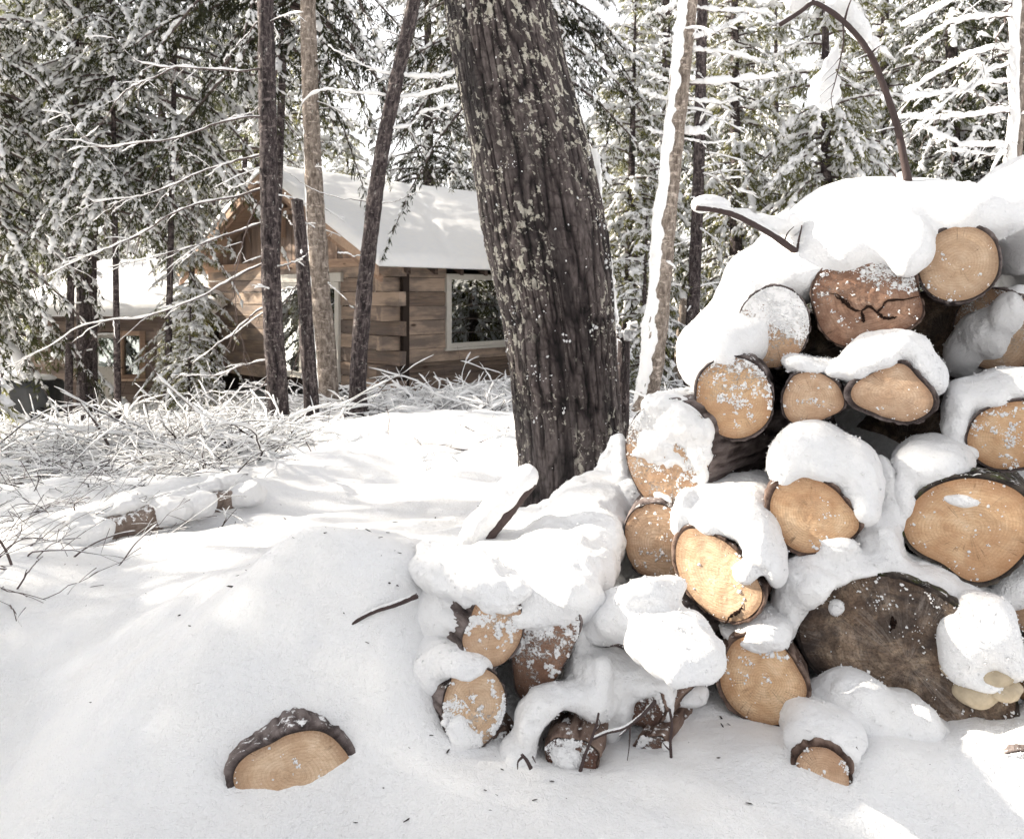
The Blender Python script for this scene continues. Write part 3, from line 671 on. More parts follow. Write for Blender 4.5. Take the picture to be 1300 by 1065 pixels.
for k, (poly, Yd, yw, lab, cp) in enumerate([
        ([(798,898),(806,868),(838,878),(846,905),(830,928),(800,920)], 1.86, 30, 'broken brown split stick end in the snow below the sideways log', [(822, 868, 34, 9, .06, .01)]),
        ([(803,950),(812,935),(842,934),(848,955),(830,966),(806,962)], 1.80, 20, 'small brown split piece under the broken split stick', []),
        ([(690,945),(705,935),(745,940),(762,955),(758,985),(705,990),(694,970)], 1.74, 10, 'dark split chunk streaked with snow at the bottom centre', [(722, 958, 24, 16, .03, .014)]),
        ([(600,965),(640,925),(662,935),(655,965),(630,985),(605,985)], 1.82, -12, 'reddish split chunk under the small heap', []),
        ([(545,975),(552,940),(566,945),(576,975),(572,1000),(550,1000)], 1.78, -30, 'brown bark sliver at the bottom of the small heap', [])]):
    log('V%d' % k, lab, poly, Yd, 'split', 'barkred', yaw=yw, L=.34, frost=(.3, .25), crumbs=260, caps=cp, name='split_firewood', group='split pieces between the logs', sm=14, rough=.005, cat='firewood')

# cracks in the cut faces: dark tubes on the surface paint the grooves' shade
def crack(key, pts, w):
    lg = LOGS[key]; O = np.array([0, 0, EYE])
    mb = MB()
    for line in pts:
        line = np.array(line, float)
        D = np.stack([(line[:, 0]-650)/F_PX, np.ones(len(line)), -(line[:, 1]-HOR)/F_PX], 1)
        T = ((lg['C']-O)@lg['nrm'])/(D@lg['nrm']); p = smooth_path(O+D*T[:, None], 26)-lg['nrm']*.0035
        p = p+rng.normal(0, .0012, p.shape)
        ww = w*np.sin(np.linspace(.12, math.pi-.05, 26))*(1+.4*rng.normal(0, 1, 26))
        mb.tube(p, np.abs(ww)+.0006, 6)
    obj('crack', mb.mesh('crack', True, lg['loc']), M['crackm'], lg['root'])
M['crackm'] = mat_plain('crack_shadow_wood', (.022, .013, .010), .95, .05)
crack('B', [[(1052,372),(1066,376),(1080,392),(1094,395),(1104,388),(1112,396),(1126,382),(1150,380),(1168,376)], [(1094,395),(1097,410)], [(1060,376),(1074,384),(1084,396)], [(1112,396),(1124,404),(1140,402)]], .0042)
crack('L', [[(944,768),(938,776),(928,782),(921,792)]], .0032)
crack('N', [[(1133,782),(1134,790),(1130,800)]], .005)
# bracket fungi growing on the huge log
lg = LOGS['N']
for c_, rx, ry in (((1213, 842), 17, 11), ((1250, 850), 26, 12), ((1236, 872), 24, 15), ((1270, 868), 18, 10)):
    bl = [capblob(lg, c_[0], c_[1], rx, ry, .045, .050, 0), capblob(lg, c_[0]+rx*.5, c_[1]-4, rx*.8, ry*.7, .04, .042, 0), capblob(lg, c_[0]-rx*.4, c_[1]-3, rx*.6, ry*.7, .04, .040, 0)]
    v1, q1 = snow_sdf(bl, .0035, .006, .004, 40)
    obj('bracket_fungus', mk('bracket_fungus', v1-lg['loc'], [q1]), M['fungus'], lg['root'])
# ------------------------------------------------------------------ ground
def zprof(Yv):
    return np.interp(Yv, [-60, 0, 1.4, 2.0, 3.0, 4.2, 6, 8, 10, 13, 20, 60], [.2, .2, .27, .3, .3, .22, .13, .03, -.08, -.27, -.4, -.4])
def gz(X, Yv, detail=True):
    X = np.asarray(X, float); Yv = np.asarray(Yv, float)
    z = zprof(Yv)
    ramp = np.clip((Yv-4.5)/4, 0, 1)
    z = z-.085*np.clip(-X-1.0, 0, 9)*ramp
    def g(x, y, sx, sy, h): return h*np.exp(-((X-x)/sx)**2-((Yv-y)/sy)**2)
    # long snow-covered heap running left from the log piles
    z = z+g(-.52, 2.25, .36, .42, .20)+g(-.20, 2.35, .30, .34, .17)+g(-.80, 2.5, .5, .6, .12)+g(-.46, 2.06, .22, .16, .15)-g(-.44, 1.52, .22, .17, .11)+g(-.26, 1.98, .15, .22, .12)+g(-.75, 2.0, .25, .3, .07)
    z = z+g(-.30, 3.2, .9, .6, .05)-g(-1.42, 1.75, .36, .6, .24)
    z = z+g(.34, 2.05, .14, .2, .04)
    # under and behind the woodpile
    z = z+g(1.25, 3.3, .8, .7, .45)+g(2.0, 3.0, .9, .8, .6)
    z = z+g(.85, 1.74, .5, .14, .07)+g(.3, 1.72, .25, .15, .03)
    # drifts
    z = z+g(-1.3, 5.6, .5, .35, .12)+g(-.5, 6.6, .6, .4, .10)+g(-2.1, 4.4, .7, .35, .14)+g(.1, 7.6, .7, .6, .08)+g(-1.2, 8.0, .8, .5, .09)
    p = np.stack([X, Yv, 0*X], -1)
    z = z+.07*fbm(p*.9+3, 2)*np.clip(Yv/5, .4, 1.5)
    # drift banked behind the fallen log, hollow before it
    ax_, ay_, bx_, by_ = -1.92, 3.55, -1.45, 4.30; ln = math.hypot(bx_-ax_, by_-ay_); ux, uy = (bx_-ax_)/ln, (by_-ay_)/ln
    tl = ((X-ax_)*ux+(Yv-ay_)*uy)/ln; dl = -(X-ax_)*uy+(Yv-ay_)*ux; win = np.exp(-((tl-.5)/.62)**4)
    z = z+win*(.13*np.exp(-((dl-.20)/.17)**2)-.05*np.exp(-((dl+.12)/.11)**2))
    # hummocks over buried branches in the brushy ground
    br = np.clip((Yv-3.6)/1.5, 0, 1)*np.clip((14-Yv)/3, 0, 1)*np.clip((-X-.2)/1.5, .25, 1)
    z = z+br*(.07*np.abs(fbm(p*np.array([2.0, 2.6, 1])+60, 3))*2-.03)
    if detail: z = z+.042*fbm(p*2.6, 3)+.022*fbm(p*5.3+21, 2)*np.clip((4.5-Yv)/2, 0, 1)+.010*fbm(p*9, 3)
    return z
nr, na = 430, 640
rad = np.concatenate([[0.02], np.geomspace(.5, 90, nr-2), [400]])
# finer angles towards the view
th = np.linspace(-math.pi, math.pi, na, endpoint=False); th = th-.62*np.sin(th)
X = rad[:, None]*np.sin(th)[None]; Yg = rad[:, None]*np.cos(th)[None]
Z = gz(X, Yg)
V = np.stack([X, Yg, Z], -1).reshape(-1, 3)
i = np.arange(nr-1)[:, None]*na; j = np.arange(na)[None]; j2 = (j+1) % na
Q = np.stack([i+j, i+j2, i+na+j2, i+na+j], -1).reshape(-1, 4)[:, ::-1]
g_ = obj('ground', mk('ground', V, Q), M['ground']); tag(g_, kind='structure')

# snow blanket over the top and the shoulder of the woodpile, and in the hollows between logs
def stuff_snow(name, blobs, **kw):
    kw['vox'] = kw['vox']*.85; kw['fine'] = kw['fine']*.55; kw['amp'] *= .9
    v, q = snow_sdf(blobs, **kw)
    v3, f3 = grains(v, 1600, np.random.default_rng(len(v)))
    o = obj(name, mk(name, np.concatenate([v, v3]), [q, f3+len(v)]), M['snow']); tag(o, kind='stuff'); return o
top = [(1208, 276, 74, 30, 2.30, .26, .02), (1190, 285, 40, 26, 2.30, .2, .02), (1252, 268, 34, 26, 2.30, .2, .015), (1284, 305, 16, 46, 2.36, .2, .0),
       (1100, 285, 80, 44, 2.38, .3, .02), (1085, 262, 62, 28, 2.55, .3, .0), (1040, 325, 46, 40, 2.40, .26, .02), (1150, 268, 50, 30, 2.5, .3, .0),
       (985, 350, 56, 38, 2.47, .26, .02), (1010, 320, 44, 34, 2.52, .26, .0), (950, 385, 40, 34, 2.47, .24, .01), (920, 430, 44, 40, 2.40, .24, .0), (905, 445, 38, 26, 2.34, .2, .01),
       (895, 465, 26, 30, 2.36, .2, .005), (1050, 300, 60, 40, 2.55, .3, .0), (1300, 262, 62, 44, 2.75, .4, .0), (1340, 250, 80, 60, 2.9, .4, .0), (1275, 300, 40, 44, 2.6, .3, .0),
       (1165, 310, 16, 26, 2.29, .05, .015), (1150, 330, 12, 20, 2.29, .04, .02), (1110, 318, 34, 14, 2.38, .06, .012), (1316, 330, 34, 60, 2.6, .3, 0)]
stuff_snow('pile_snow', [pb(*b) for b in top], vox=.009, k=.028, amp=.014, freq=11, fine=.4)
hol = [(1118, 640, 14, 60, 2.10, .1, .0), (1112, 690, 26, 34, 2.04, .08, .01), (1080, 712, 50, 14, 2.0, .1, .012), (1150, 722, 56, 14, 2.0, .1, .01), (1190, 742, 40, 13, 1.98, .1, .012), (1225, 765, 36, 12, 1.97, .09, .014), (1040, 722, 30, 14, 1.99, .1, .012), (1026, 742, 20, 16, 1.97, .07, .012), (1004, 745, 18, 26, 2.0, .07, .0), (996, 780, 14, 30, 2.0, .06, -.01), (1066, 692, 24, 9, 2.03, .05, .03), (1240, 756, 30, 14, 2.0, .1, .0)]
stuff_snow('gap_snow', [pb(*b) for b in hol], vox=.007, k=.016, amp=.012, freq=17, fine=.5)
low = [(1060, 905, 44, 38, 1.82, .12, .0), (1085, 880, 28, 20, 1.83, .08, .0), (1130, 930, 60, 34, 1.78, .12, .0), (1160, 908, 20, 20, 1.80, .08, .0), (1190, 960, 60, 36, 1.74, .14, .0), (1040, 935, 50, 30, 1.80, .14, .0), (960, 955, 90, 26, 1.80, .16, .0), (900, 965, 60, 24, 1.80, .14, .0),
       (1110, 1010, 120, 60, 1.70, .16, .0), (980, 1010, 100, 60, 1.72, .18, .0), (1262, 985, 50, 26, 1.72, .14, .0), (1225, 1000, 50, 40, 1.72, .14, 0), (1100, 905, 26, 34, 1.81, .08, 0)]
stuff_snow('foot_snow', [pb(*b) for b in low], vox=.009, k=.02, amp=.014, freq=13, fine=.4)
side = [(775, 640, 28, 40, 2.7, .2, .0), (760, 660, 16, 30, 2.6, .12, .0), (785, 590, 14, 40, 2.7, .14, .0), (790, 690, 30, 40, 2.5, .2, 0), (775, 610, 12, 26, 2.75, .1, 0), (800, 640, 20, 26, 2.5, .12, 0)]
stuff_snow('shoulder_snow', [pb(*b) for b in side], vox=.009, k=.02, amp=.02, freq=16, fine=.6)
# clinging snow over the lower bits between the two piles
cl = [(752, 836, 24, 12, 1.86, .07, 0), (770, 845, 44, 14, 1.86, .08, 0), (810, 862, 34, 12, 1.85, .07, 0), (842, 885, 9, 26, 1.84, .04, 0), (704, 884, 20, 9, 1.78, .05, 0), (684, 898, 13, 16, 1.76, .05, 0), (667, 922, 12, 26, 1.74, .05, 0), (652, 958, 20, 18, 1.72, .07, 0), (640, 985, 40, 26, 1.70, .1, 0), (765, 870, 14, 34, 1.80, .04, 0), (754, 895, 18, 16, 1.78, .04, 0), (722, 880, 26, 9, 1.82, .05, 0), (700, 940, 34, 12, 1.90, .08, 0), (770, 930, 16, 50, 1.86, .05, 0), (790, 895, 9, 20, 1.84, .04, 0), (835, 850, 20, 14, 1.88, .05, 0), (680, 985, 60, 22, 1.76, .1, 0), (800, 975, 40, 22, 1.8, .1, 0), (740, 990, 60, 20, 1.72, .1, 0), (868, 880, 30, 12, 1.9, .06, 0), (735, 800, 14, 20, 1.9, .05, .0)]
stuff_snow('twig_snow', [pb(*b) for b in cl], vox=.007, k=.014, amp=.013, freq=18, fine=.5)
# snow lumps between the left mound and the small heap
lf = [(500, 830, 60, 40, 1.98, .2, 0), (450, 800, 60, 30, 2.05, .2, 0), (480, 900, 46, 60, 1.85, .2, 0), (520, 940, 36, 50, 1.78, .16, 0), (540, 900, 24, 40, 1.82, .12, 0), (440, 870, 50, 60, 1.9, .22, 0), (490, 985, 70, 40, 1.74, .16, 0), (560, 800, 40, 30, 2.05, .18, 0), (530, 850, 34, 30, 1.95, .14, 0),
      (300, 880, 80, 40, 1.95, .25, 0), (400, 860, 70, 40, 2.0, .25, 0)]
stuff_snow('mound_snow', [pb(*b) for b in lf], vox=.010, k=.035, amp=.018, freq=8, fine=.3)

# bits of bark, needles and sawdust lying on the snow round the pile
rng = np.random.default_rng(321)
N = 260; px = np.concatenate([rng.uniform(100, 1300, 180), rng.normal(760, 170, 80)]); Yl = np.concatenate([rng.uniform(1.6, 4.6, 180), rng.uniform(1.6, 2.6, 80)])
Xl = (px-650)/F_PX*Yl; c = np.stack([Xl, Yl, gz(Xl, Yl)+.002], 1); sz = rng.gamma(1.4, .0010, N)+.0007
v, f = lumps(c, rng.normal(0, 1, (N, 3))*[1, 1, .15], sz*rng.uniform(1, 4, N), sz*.6, sz*.35, .3)
tag(obj('bark_litter', mk('bark_litter', v, f), M['bark']), kind='stuff')
# ------------------------------------------------------------------ the leaning maple
def maple():
    rows = [(-330,470,585),(-200,502,620),(-100,535,660),(0,566,699),(50,572,711),(100,579,723),(150,589,740),(200,598,752),(250,605,763),(300,612,771),(350,625,777),(400,637,781),(450,644,783),(500,650,786),(550,655,790),(600,658,793),(640,657,802),(670,652,818),(700,646,836)]
    y = np.array([r[0] for r in rows], float); l = np.array([r[1] for r in rows], float); r_ = np.array([r[2] for r in rows], float)
    Yt = 4.2
    ny, nt = 900, 520
    py = np.linspace(-330, 700, ny)
    cx = np.interp(py, y, (l+r_)/2); rd = np.interp(py, y, (r_-l)/2)
    ker = np.ones(61)/61
    cx = np.convolve(np.pad(cx, 30, 'reflect', reflect_type='odd'), ker, 'valid'); rd = np.convolve(np.pad(rd, 30, 'reflect', reflect_type='odd'), ker, 'valid')
    cz = EYE-(py-HOR)/F_PX*Yt; cX = (cx-650)/F_PX*Yt; rr = rd/F_PX*Yt
    A = np.arange(nt)*2*math.pi/nt
    ca, sa = np.cos(A), np.sin(A)
    Rm = rr.mean()
    s = (cz-cz.min())
    q = np.stack([np.broadcast_to(ca*Rm, (ny, nt)), np.broadcast_to(sa*Rm, (ny, nt)), np.broadcast_to(s[:, None], (ny, nt))], -1)
    wv = np.stack([fbm(q*np.array([5, 5, 3])+7, 2), fbm(q*np.array([5, 5, 3])+31, 2), 0*q[..., 0]], -1)*.012
    qq = q+wv
    n1 = 1-1.25*np.exp(-(vnoise(qq*np.array([30, 30, 4.4]))/.17)**2)     # deep furrows between long plates
    n2 = 1-1.1*np.exp(-(vnoise(qq*np.array([64, 64, 11])+11)/.16)**2)
    n3 = fbm(qq*np.array([100, 100, 38])+5, 3)
    n4 = 1-np.exp(-(vnoise(qq*np.array([18, 18, 26])+31)/.07)**2)        # cross cracks
    h = np.clip(.58*n1+.32*n2+.34*n3+.26*(n4-1)+.06, -.6, 1.1)
    big = fbm(q*np.array([6, 6, 2.2])+40, 3)
    foot = np.clip((.55-s)/.55, 0, 1)[:, None]
    lobes = (np.maximum(0, np.cos(A*5+.8))**2)[None]*foot**1.6*.05
    rad = rr[:, None]+.0115*(h-.75)+.014*big+lobes
    V = np.stack([cX[:, None]+rad*ca, Yt+rad*sa*1.0, np.broadcast_to(cz[:, None], (ny, nt))], -1).reshape(-1, 3)
    # lean-free rings are fine: the trunk only leans a little
    i = np.arange(ny-1)[:, None]*nt; j = np.arange(nt)[None]; j2 = (j+1) % nt
    Q = np.stack([i+j, i+j2, i+nt+j2, i+nt+j], -1).reshape(-1, 4)[:, ::-1]
    ang = (A+math.pi/2) % (2*math.pi)
    g = np.stack([np.broadcast_to((ang*Rm)[None], (ny, nt)), np.broadcast_to(s[:, None], (ny, nt)), np.zeros((ny, nt))], -1).reshape(-1, 3)
    loc = np.array([cX[-60], Yt, gz(cX[-60], Yt)])
    root = thing('maple_tree', 'massive dark leaning trunk with pale lichen and furrowed bark, beside the woodpile', 'tree', loc)
    obj('trunk', mk('trunk', V-loc, Q, True, g=g, t=((h+.6)/1.7).ravel()), M['maple'], root)
    # snow frozen onto the bark: along the right edge and in scattered dabs
    C, s3 = [], []
    def at(px, py_, out=0.0):
        k = np.searchsorted(py, py_); k = min(max(k, 0), ny-1)
        x = (px-650)/F_PX*Yt-cX[k]; x = np.clip(x, -rr[k]*.995, rr[k]*.995)
        yy = -math.sqrt(max(rr[k]**2-x*x, 0))
        # perspective: move px to the nearer surface depth
        Ys = Yt+yy; x = np.clip((px-650)/F_PX*Ys-cX[k], -rr[k]*.995, rr[k]*.995); yy = -math.sqrt(max(rr[k]**2-x*x, 0))
        nrm = np.array([x, yy, 0])/rr[k]
        return np.array([cX[k]+x, Yt+yy, EYE-(py_-HOR)/F_PX*(Yt+yy)])+nrm*out
    rg = np.random.default_rng(5)
    def dab(px, py_, sx, sy, n, size):
        for _ in range(int(n*.6)+1):
            C.append(at(px+rg.normal(0, sx), py_+rg.normal(0, sy), .004)); s3.append(size*.55*rg.uniform(.3, 1.2))
    for p in ((704,107,7,6,14,.008),(712,135,5,8,12,.008),(716,120,4,4,8,.012),(735,160,4,10,10,.009),(748,200,3,12,10,.010),(728,142,4,6,8,.009),(716,430,4,5,10,.012),(752,420,4,4,10,.014),(690,398,5,4,8,.009),(716,520,3,2,6,.010),(672,470,10,6,20,.008),(690,478,12,8,30,.007),(655,205,6,8,16,.006),(674,162,6,6,18,.006),(640,215,5,10,12,.007),(644,430,4,10,14,.009),(650,392,3,6,10,.009),(680,533,3,2,5,.010),
              (770,330,2,12,16,.012),(776,360,2,12,16,.012),(778,400,2,10,10,.010),(760,250,3,14,16,.010),(765,290,2,12,14,.010),(745,185,4,10,12,.008),(655,600,3,6,6,.006),(780,480,2,12,8,.008)):
        dab(*p)
    for _ in range(160):
        C.append(at(rg.uniform(575, 790), rg.uniform(0, 640), .003)); s3.append(.0022*rg.gamma(2, .5))
    C = np.array(C); s3 = np.array(s3); D = rg.normal(0, .4, (len(C), 3))+[0, 0, 1]
    v, f = lumps(C, D, s3*1.3, s3, s3*.8, .22)
    obj('snow', mk('snow', v-loc, f), M['snow'], root)
maple()

# ------------------------------------------------------------------ straight trunks, poles, bare branches
def strip_snow(mb, path, rad, w, h, gap=.25, seed=0, vert_ok=False):
    """snow lying on the upper side of a branch, broken by gaps and thinner where it is steep"""
    path = np.asarray(path, float); n = len(path)
    T = np.gradient(path, axis=0); T /= np.linalg.norm(T, axis=1)[:, None]+1e-9
    flat = np.sqrt(np.clip(1-T[:, 2]**2, 0, 1))
    ar = np.linspace(0, 1, n)*np.linalg.norm(np.diff(path, axis=0), axis=1).sum()
    nz = fbm(np.stack([ar*7+seed, 0*ar+seed, 0*ar], 1), 3)
    amt = np.clip(flat**(.6 if vert_ok else 1.6)*(1.0+.9*nz)-gap*.6, 0, 1.3)
    on = amt > .18
    k = 0
    rad = np.broadcast_to(np.asarray(rad, float), (n,))
    while k < n:
        if not on[k]: k += 1; continue
        e = k
        while e+1 < n and on[e+1]: e += 1
        if e-k >= 2:
            a = amt[k:e+1].copy(); m = e-k+1
            a *= np.minimum(1, np.minimum(np.arange(m)+.35, np.arange(m)[::-1]+.35)/1.6)
            off = np.zeros((m, 3)); off[:, 2] = rad[k:e+1]*.55+h*a*.6
            wob = rng.normal(0, .10, m)
            mb.tube(path[k:e+1]+off, np.maximum(w*a*(1+wob), .001), 6, squash=h/w)
        k = e+1

def pole(name, label, cat, Y, pts, width, mat, branches=(), group=None, snowside=None, extra_twigs=0, Ybase=None, snowlab=True, stw=.014, seed=1, top_out=None):
    """trunk given by photo points (px, py) at depth Y; branches: lists of (px, py, dY) with a base radius"""
    global rng
    rng = np.random.default_rng(seed)
    pts = [P(x, y, Y) for x, y in pts]
    b = pts[-1]; gzz = float(gz(b[0], b[1]))
    if b[2] > gzz-.1: pts.append(np.array([b[0]+(b[0]-pts[-2][0])*.05, b[1], gzz-.15]))
    pts = pts[::-1]                                            # from the ground up
    n = 260
    path = smooth_path(pts, n)
    w = np.interp(np.linspace(0, 1, n), np.linspace(0, 1, len(width)), width[::-1])/2/F_PX*Y
    loc = np.array([path[0][0], path[0][1], gzz])
    root = thing(name, label, cat, loc, group)
    na_ = 26; A = np.arange(na_)*2*math.pi/na_
    q = np.stack([np.broadcast_to(np.cos(A)*.2, (n, na_)), np.broadcast_to(np.sin(A)*.2, (n, na_)), np.broadcast_to(path[:, 2:3], (n, na_))], -1)
    h = fbm(q*np.array([26, 26, 7])+seed, 3); w2 = w[:, None]*(1+.10*h+.06*fbm(q*3+seed, 2))
    flare = 1+.5*np.clip(1-(path[:, 2]-gzz)/.3, 0, 1)**2
    w2 = w2*flare[:, None]
    V = path[:, None]+np.stack([w2*np.cos(A), w2*np.sin(A), 0*w2], -1)
    i = np.arange(n-1)[:, None]*na_; j = np.arange(na_)[None]; j2 = (j+1) % na_
    Q = np.stack([i+j, i+j2, i+na_+j2, i+na_+j], -1).reshape(-1, 4)
    g = q.reshape(-1, 3)+seed*3.1
    Vt = np.vstack([V.reshape(-1, 3), path[-1]+[0, 0, w[-1]*.3]]); top = np.array([[(n-1)*na_+k, (n-1)*na_+(k+1) % na_, n*na_] for k in range(na_)])
    obj('trunk', mk('trunk', Vt-loc, [Q, top], True, g=np.vstack([g, g[-1]]), t=np.append(h.ravel()*.5+.5, .5)), M[mat], root)
    mbB, mbS = MB(), MB()
    def spray(p, r0, depth):
        m = len(p); L = np.linalg.norm(np.diff(p, axis=0), axis=1).sum()
        if depth <= 0 or L < .15: return
        for _ in range(int(3+L*5)):
            k = int(rng.integers(int(m*.25), m-2)); T = p[k+1]-p[k]; T /= np.linalg.norm(T)
            d = T*rng.uniform(.4, 1)+rng.normal(0, .45, 3)+[0, 0, rng.uniform(-.75, .15)]; d /= np.linalg.norm(d)
            l = rng.uniform(.15, .42)*min(1.1, L*.6)
            s_ = np.linspace(0, 1, 9)[:, None]
            pp = p[k]+d*l*s_+np.array([0, 0, -.22*l])*s_**2+rng.normal(0, l*.012, (9, 3))
            rr_ = np.linspace(r0*.42, .0018, 9)
            mbB.tube(pp, rr_, 4, rng.uniform()); strip_snow(mbS, pp, rr_, stw*.7, stw*.75, .35, rng.uniform(0, 99))
            if depth > 1 and l > .25: spray(pp, r0*.45, depth-1)
    for br in branches:
        bp, r0 = br[0], br[1]; dep = br[2] if len(br) > 2 else 1; sw = br[3] if len(br) > 3 else stw; gp = br[4] if len(br) > 4 else .25
        q3 = [P(b_[0], b_[1], Y+(b_[2] if len(b_) > 2 else 0)) for b_ in bp]
        p = smooth_path(q3, 42); p[1:-1] += np.cumsum(rng.normal(0, .0045, (40, 3)), 0)
        rr_ = np.linspace(r0, max(.0025, r0*.25), 42)
        mbB.tube(p, rr_, 6, rng.uniform()); strip_snow(mbS, p, rr_, max(sw, r0*1.15), max(sw, r0*1.0), gp, rng.uniform(0, 99))
        spray(p, r0*.7, dep)
    for _ in range(extra_twigs):
        k = int(rng.integers(n//5, n-1)); a_ = rng.uniform(0, 6.28); l = rng.uniform(.12, .9)
        d = np.array([math.cos(a_), math.sin(a_), rng.uniform(-.45, .35)])
        s_ = np.linspace(0, 1, 12)[:, None]; pp = path[k]+d*l*s_+np.array([0, 0, -.18*l])*s_**2
        rr_ = np.linspace(.007, .002, 12); mbB.tube(pp, rr_, 4, rng.uniform()); strip_snow(mbS, pp, rr_, stw, stw*.9, .25, rng.uniform(0, 99))
        spray(pp, .005, 1)
    if snowside is not None:
        # snow plastered on one side of the trunk
        a0, wid, th_, cov = snowside
        nn = 15; an = np.linspace(-1, 1, nn)
        kk = np.arange(4, n); P0 = path[kk]
        ez = np.stack([P0[:, 2]*5, 0*P0[:, 2], 0*P0[:, 2]], 1)
        aa = a0+an[None]*wid*(1+.25*fbm(ez+seed, 3))[:, None]+.25*fbm(ez*1.7+seed+50, 3)[:, None]
        qz = np.stack([np.cos(aa)*.3, np.sin(aa)*.3, np.broadcast_to(P0[:, 2:3], aa.shape)], -1)
        tk = th_*np.sqrt(np.clip(1-an[None]**2, 0, 1))*np.clip(cov+1.1*fbm(qz*np.array([5, 5, 2.2])+seed, 2), 0, 1.5)*(1+.5*fbm(qz*22, 3))-.006
        rr_ = w[kk][:, None]*1.02+tk
        Vs = P0[:, None]+np.stack([rr_*np.cos(aa), rr_*np.sin(aa), 0*rr_], -1)
        ii = np.arange(len(kk)-1)[:, None]*nn; jj = np.arange(nn-1)[None]
        Qs = np.stack([ii+jj, ii+jj+1, ii+nn+jj+1, ii+nn+jj], -1).reshape(-1, 4)
        mbS.add(Vs.reshape(-1, 3), Qs)
    if mbB.n: obj('branches', mbB.mesh('branches', True, loc), M['twig'], root)
    if mbS.n: obj('snow', mbS.mesh('snow', True, loc), M['snow'], root)
    return root

pole('fir_tree', 'straight dark trunk with long dead snow-lined branches, nearest tree left of the cabin', 'tree', 8.6, [(334, -130), (337, 0), (341, 200), (346, 400), (354, 522)], (18, 20, 22, 23, 24, 27), 'fir',
     branches=[([(336, 88), (300, 90, -.2), (225, 86, -.3), (182, 80, -.4), (140, 40, -.5)], .012, 1), ([(225, 86, -.3), (205, 94, -.3), (160, 118, -.4), (125, 160, -.4), (105, 175, -.4)], .009, 1),
               ([(336, 20), (310, 52), (285, 80, -.2)], .009, 1), ([(338, 148), (300, 152, -.3), (270, 160, -.4), (230, 172, -.5), (170, 182, -.6), (125, 186, -.6), (62, 128, -.7)], .012, 1),
               ([(340, 196), (300, 204), (240, 224, -.3), (185, 243, -.4), (110, 250, -.5)], .012, 2), ([(342, 236), (300, 250), (255, 260, -.2), (170, 300, -.4), (90, 335, -.5), (60, 350, -.5)], .013, 1),
               ([(344, 280), (300, 296), (230, 318, -.2), (180, 330, -.3), (120, 342, -.4)], .012, 1), ([(346, 330), (300, 350), (240, 385, -.3), (180, 402, -.4), (100, 412, -.5), (60, 440, -.6), (5, 468, -.7)], .012, 1),
               ([(347, 385), (320, 400), (290, 425, -.3), (262, 442, -.4), (240, 455, -.5)], .011, 1), ([(350, 455), (300, 468), (255, 482, -.4), (218, 484, -.5)], .012, 1),
               ([(340, 240), (318, 280), (300, 360, -.1), (315, 470)], .008, 1), ([(345, 340), (372, 330, -.1), (392, 318, -.2)], .010, 1), ([(352, 470), (330, 490), (285, 500, -.3), (262, 496, -.3)], .009, 1),
               ([(337, 30), (322, 5), (300, -20)], .009, 1), ([(339, 120), (320, 140), (290, 150, -.2)], .008, 1), ([(341, 235), (310, 232), (290, 240)], .007, 1)], extra_twigs=10, stw=.012, seed=3)
pole('broken_snag', 'broken-off dark trunk standing between the straight dark trunk and the sunlit one', 'dead tree', 9.0, [(377, 254), (384, 330), (390, 440), (396, 530)], (15, 17, 18, 20), 'fir', branches=[([(386, 340), (372, 372), (345, 410)], .010, 1), ([(380, 300), (360, 275), (350, 262)], .006, 0), ([(390, 430), (370, 470), (352, 510)], .010, 1)], extra_twigs=3, seed=5)
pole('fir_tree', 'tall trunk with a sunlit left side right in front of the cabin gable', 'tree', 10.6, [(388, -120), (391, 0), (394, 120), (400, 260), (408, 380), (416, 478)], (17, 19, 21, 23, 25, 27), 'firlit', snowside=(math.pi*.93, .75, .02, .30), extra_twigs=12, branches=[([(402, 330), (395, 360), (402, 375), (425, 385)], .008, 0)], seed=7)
pole('leaning_sapling', 'slim mottled trunk leaning to the right across the cabin roof and corner', 'tree', 9.6, [(542, -90), (526, 0), (505, 95), (482, 210), (468, 320), (458, 420), (454, 505)], (15, 17, 18, 19, 20, 21, 23), 'fir',
     branches=[([(512, 46), (490, 40), (465, 18), (455, -5)], .007, 0), ([(500, 98), (470, 88), (440, 72), (418, 60)], .007, 1, .02, 0), ([(500, 92), (525, 98), (560, 96), (585, 90)], .008, 1, .03, -.1), ([(492, 122), (455, 118), (410, 112), (385, 125), (377, 150)], .007, 0, .022, -.1), ([(494, 125), (530, 122), (580, 106)], .007, 1, .024, -.1),
               ([(484, 165), (460, 158), (440, 150)], .006, 1), ([(488, 168), (520, 160), (540, 145), (580, 135)], .006, 1, .02, -.1), ([(470, 258), (440, 256), (410, 246), (380, 228), (362, 215)], .006, 0, .006), ([(474, 258), (500, 256), (520, 250), (535, 245)], .006, 0, .006), ([(470, 322), (450, 322), (430, 318)], .004, 0), ([(457, 400), (440, 380), (420, 360)], .004, 0)], extra_twigs=2, stw=.013, seed=9)
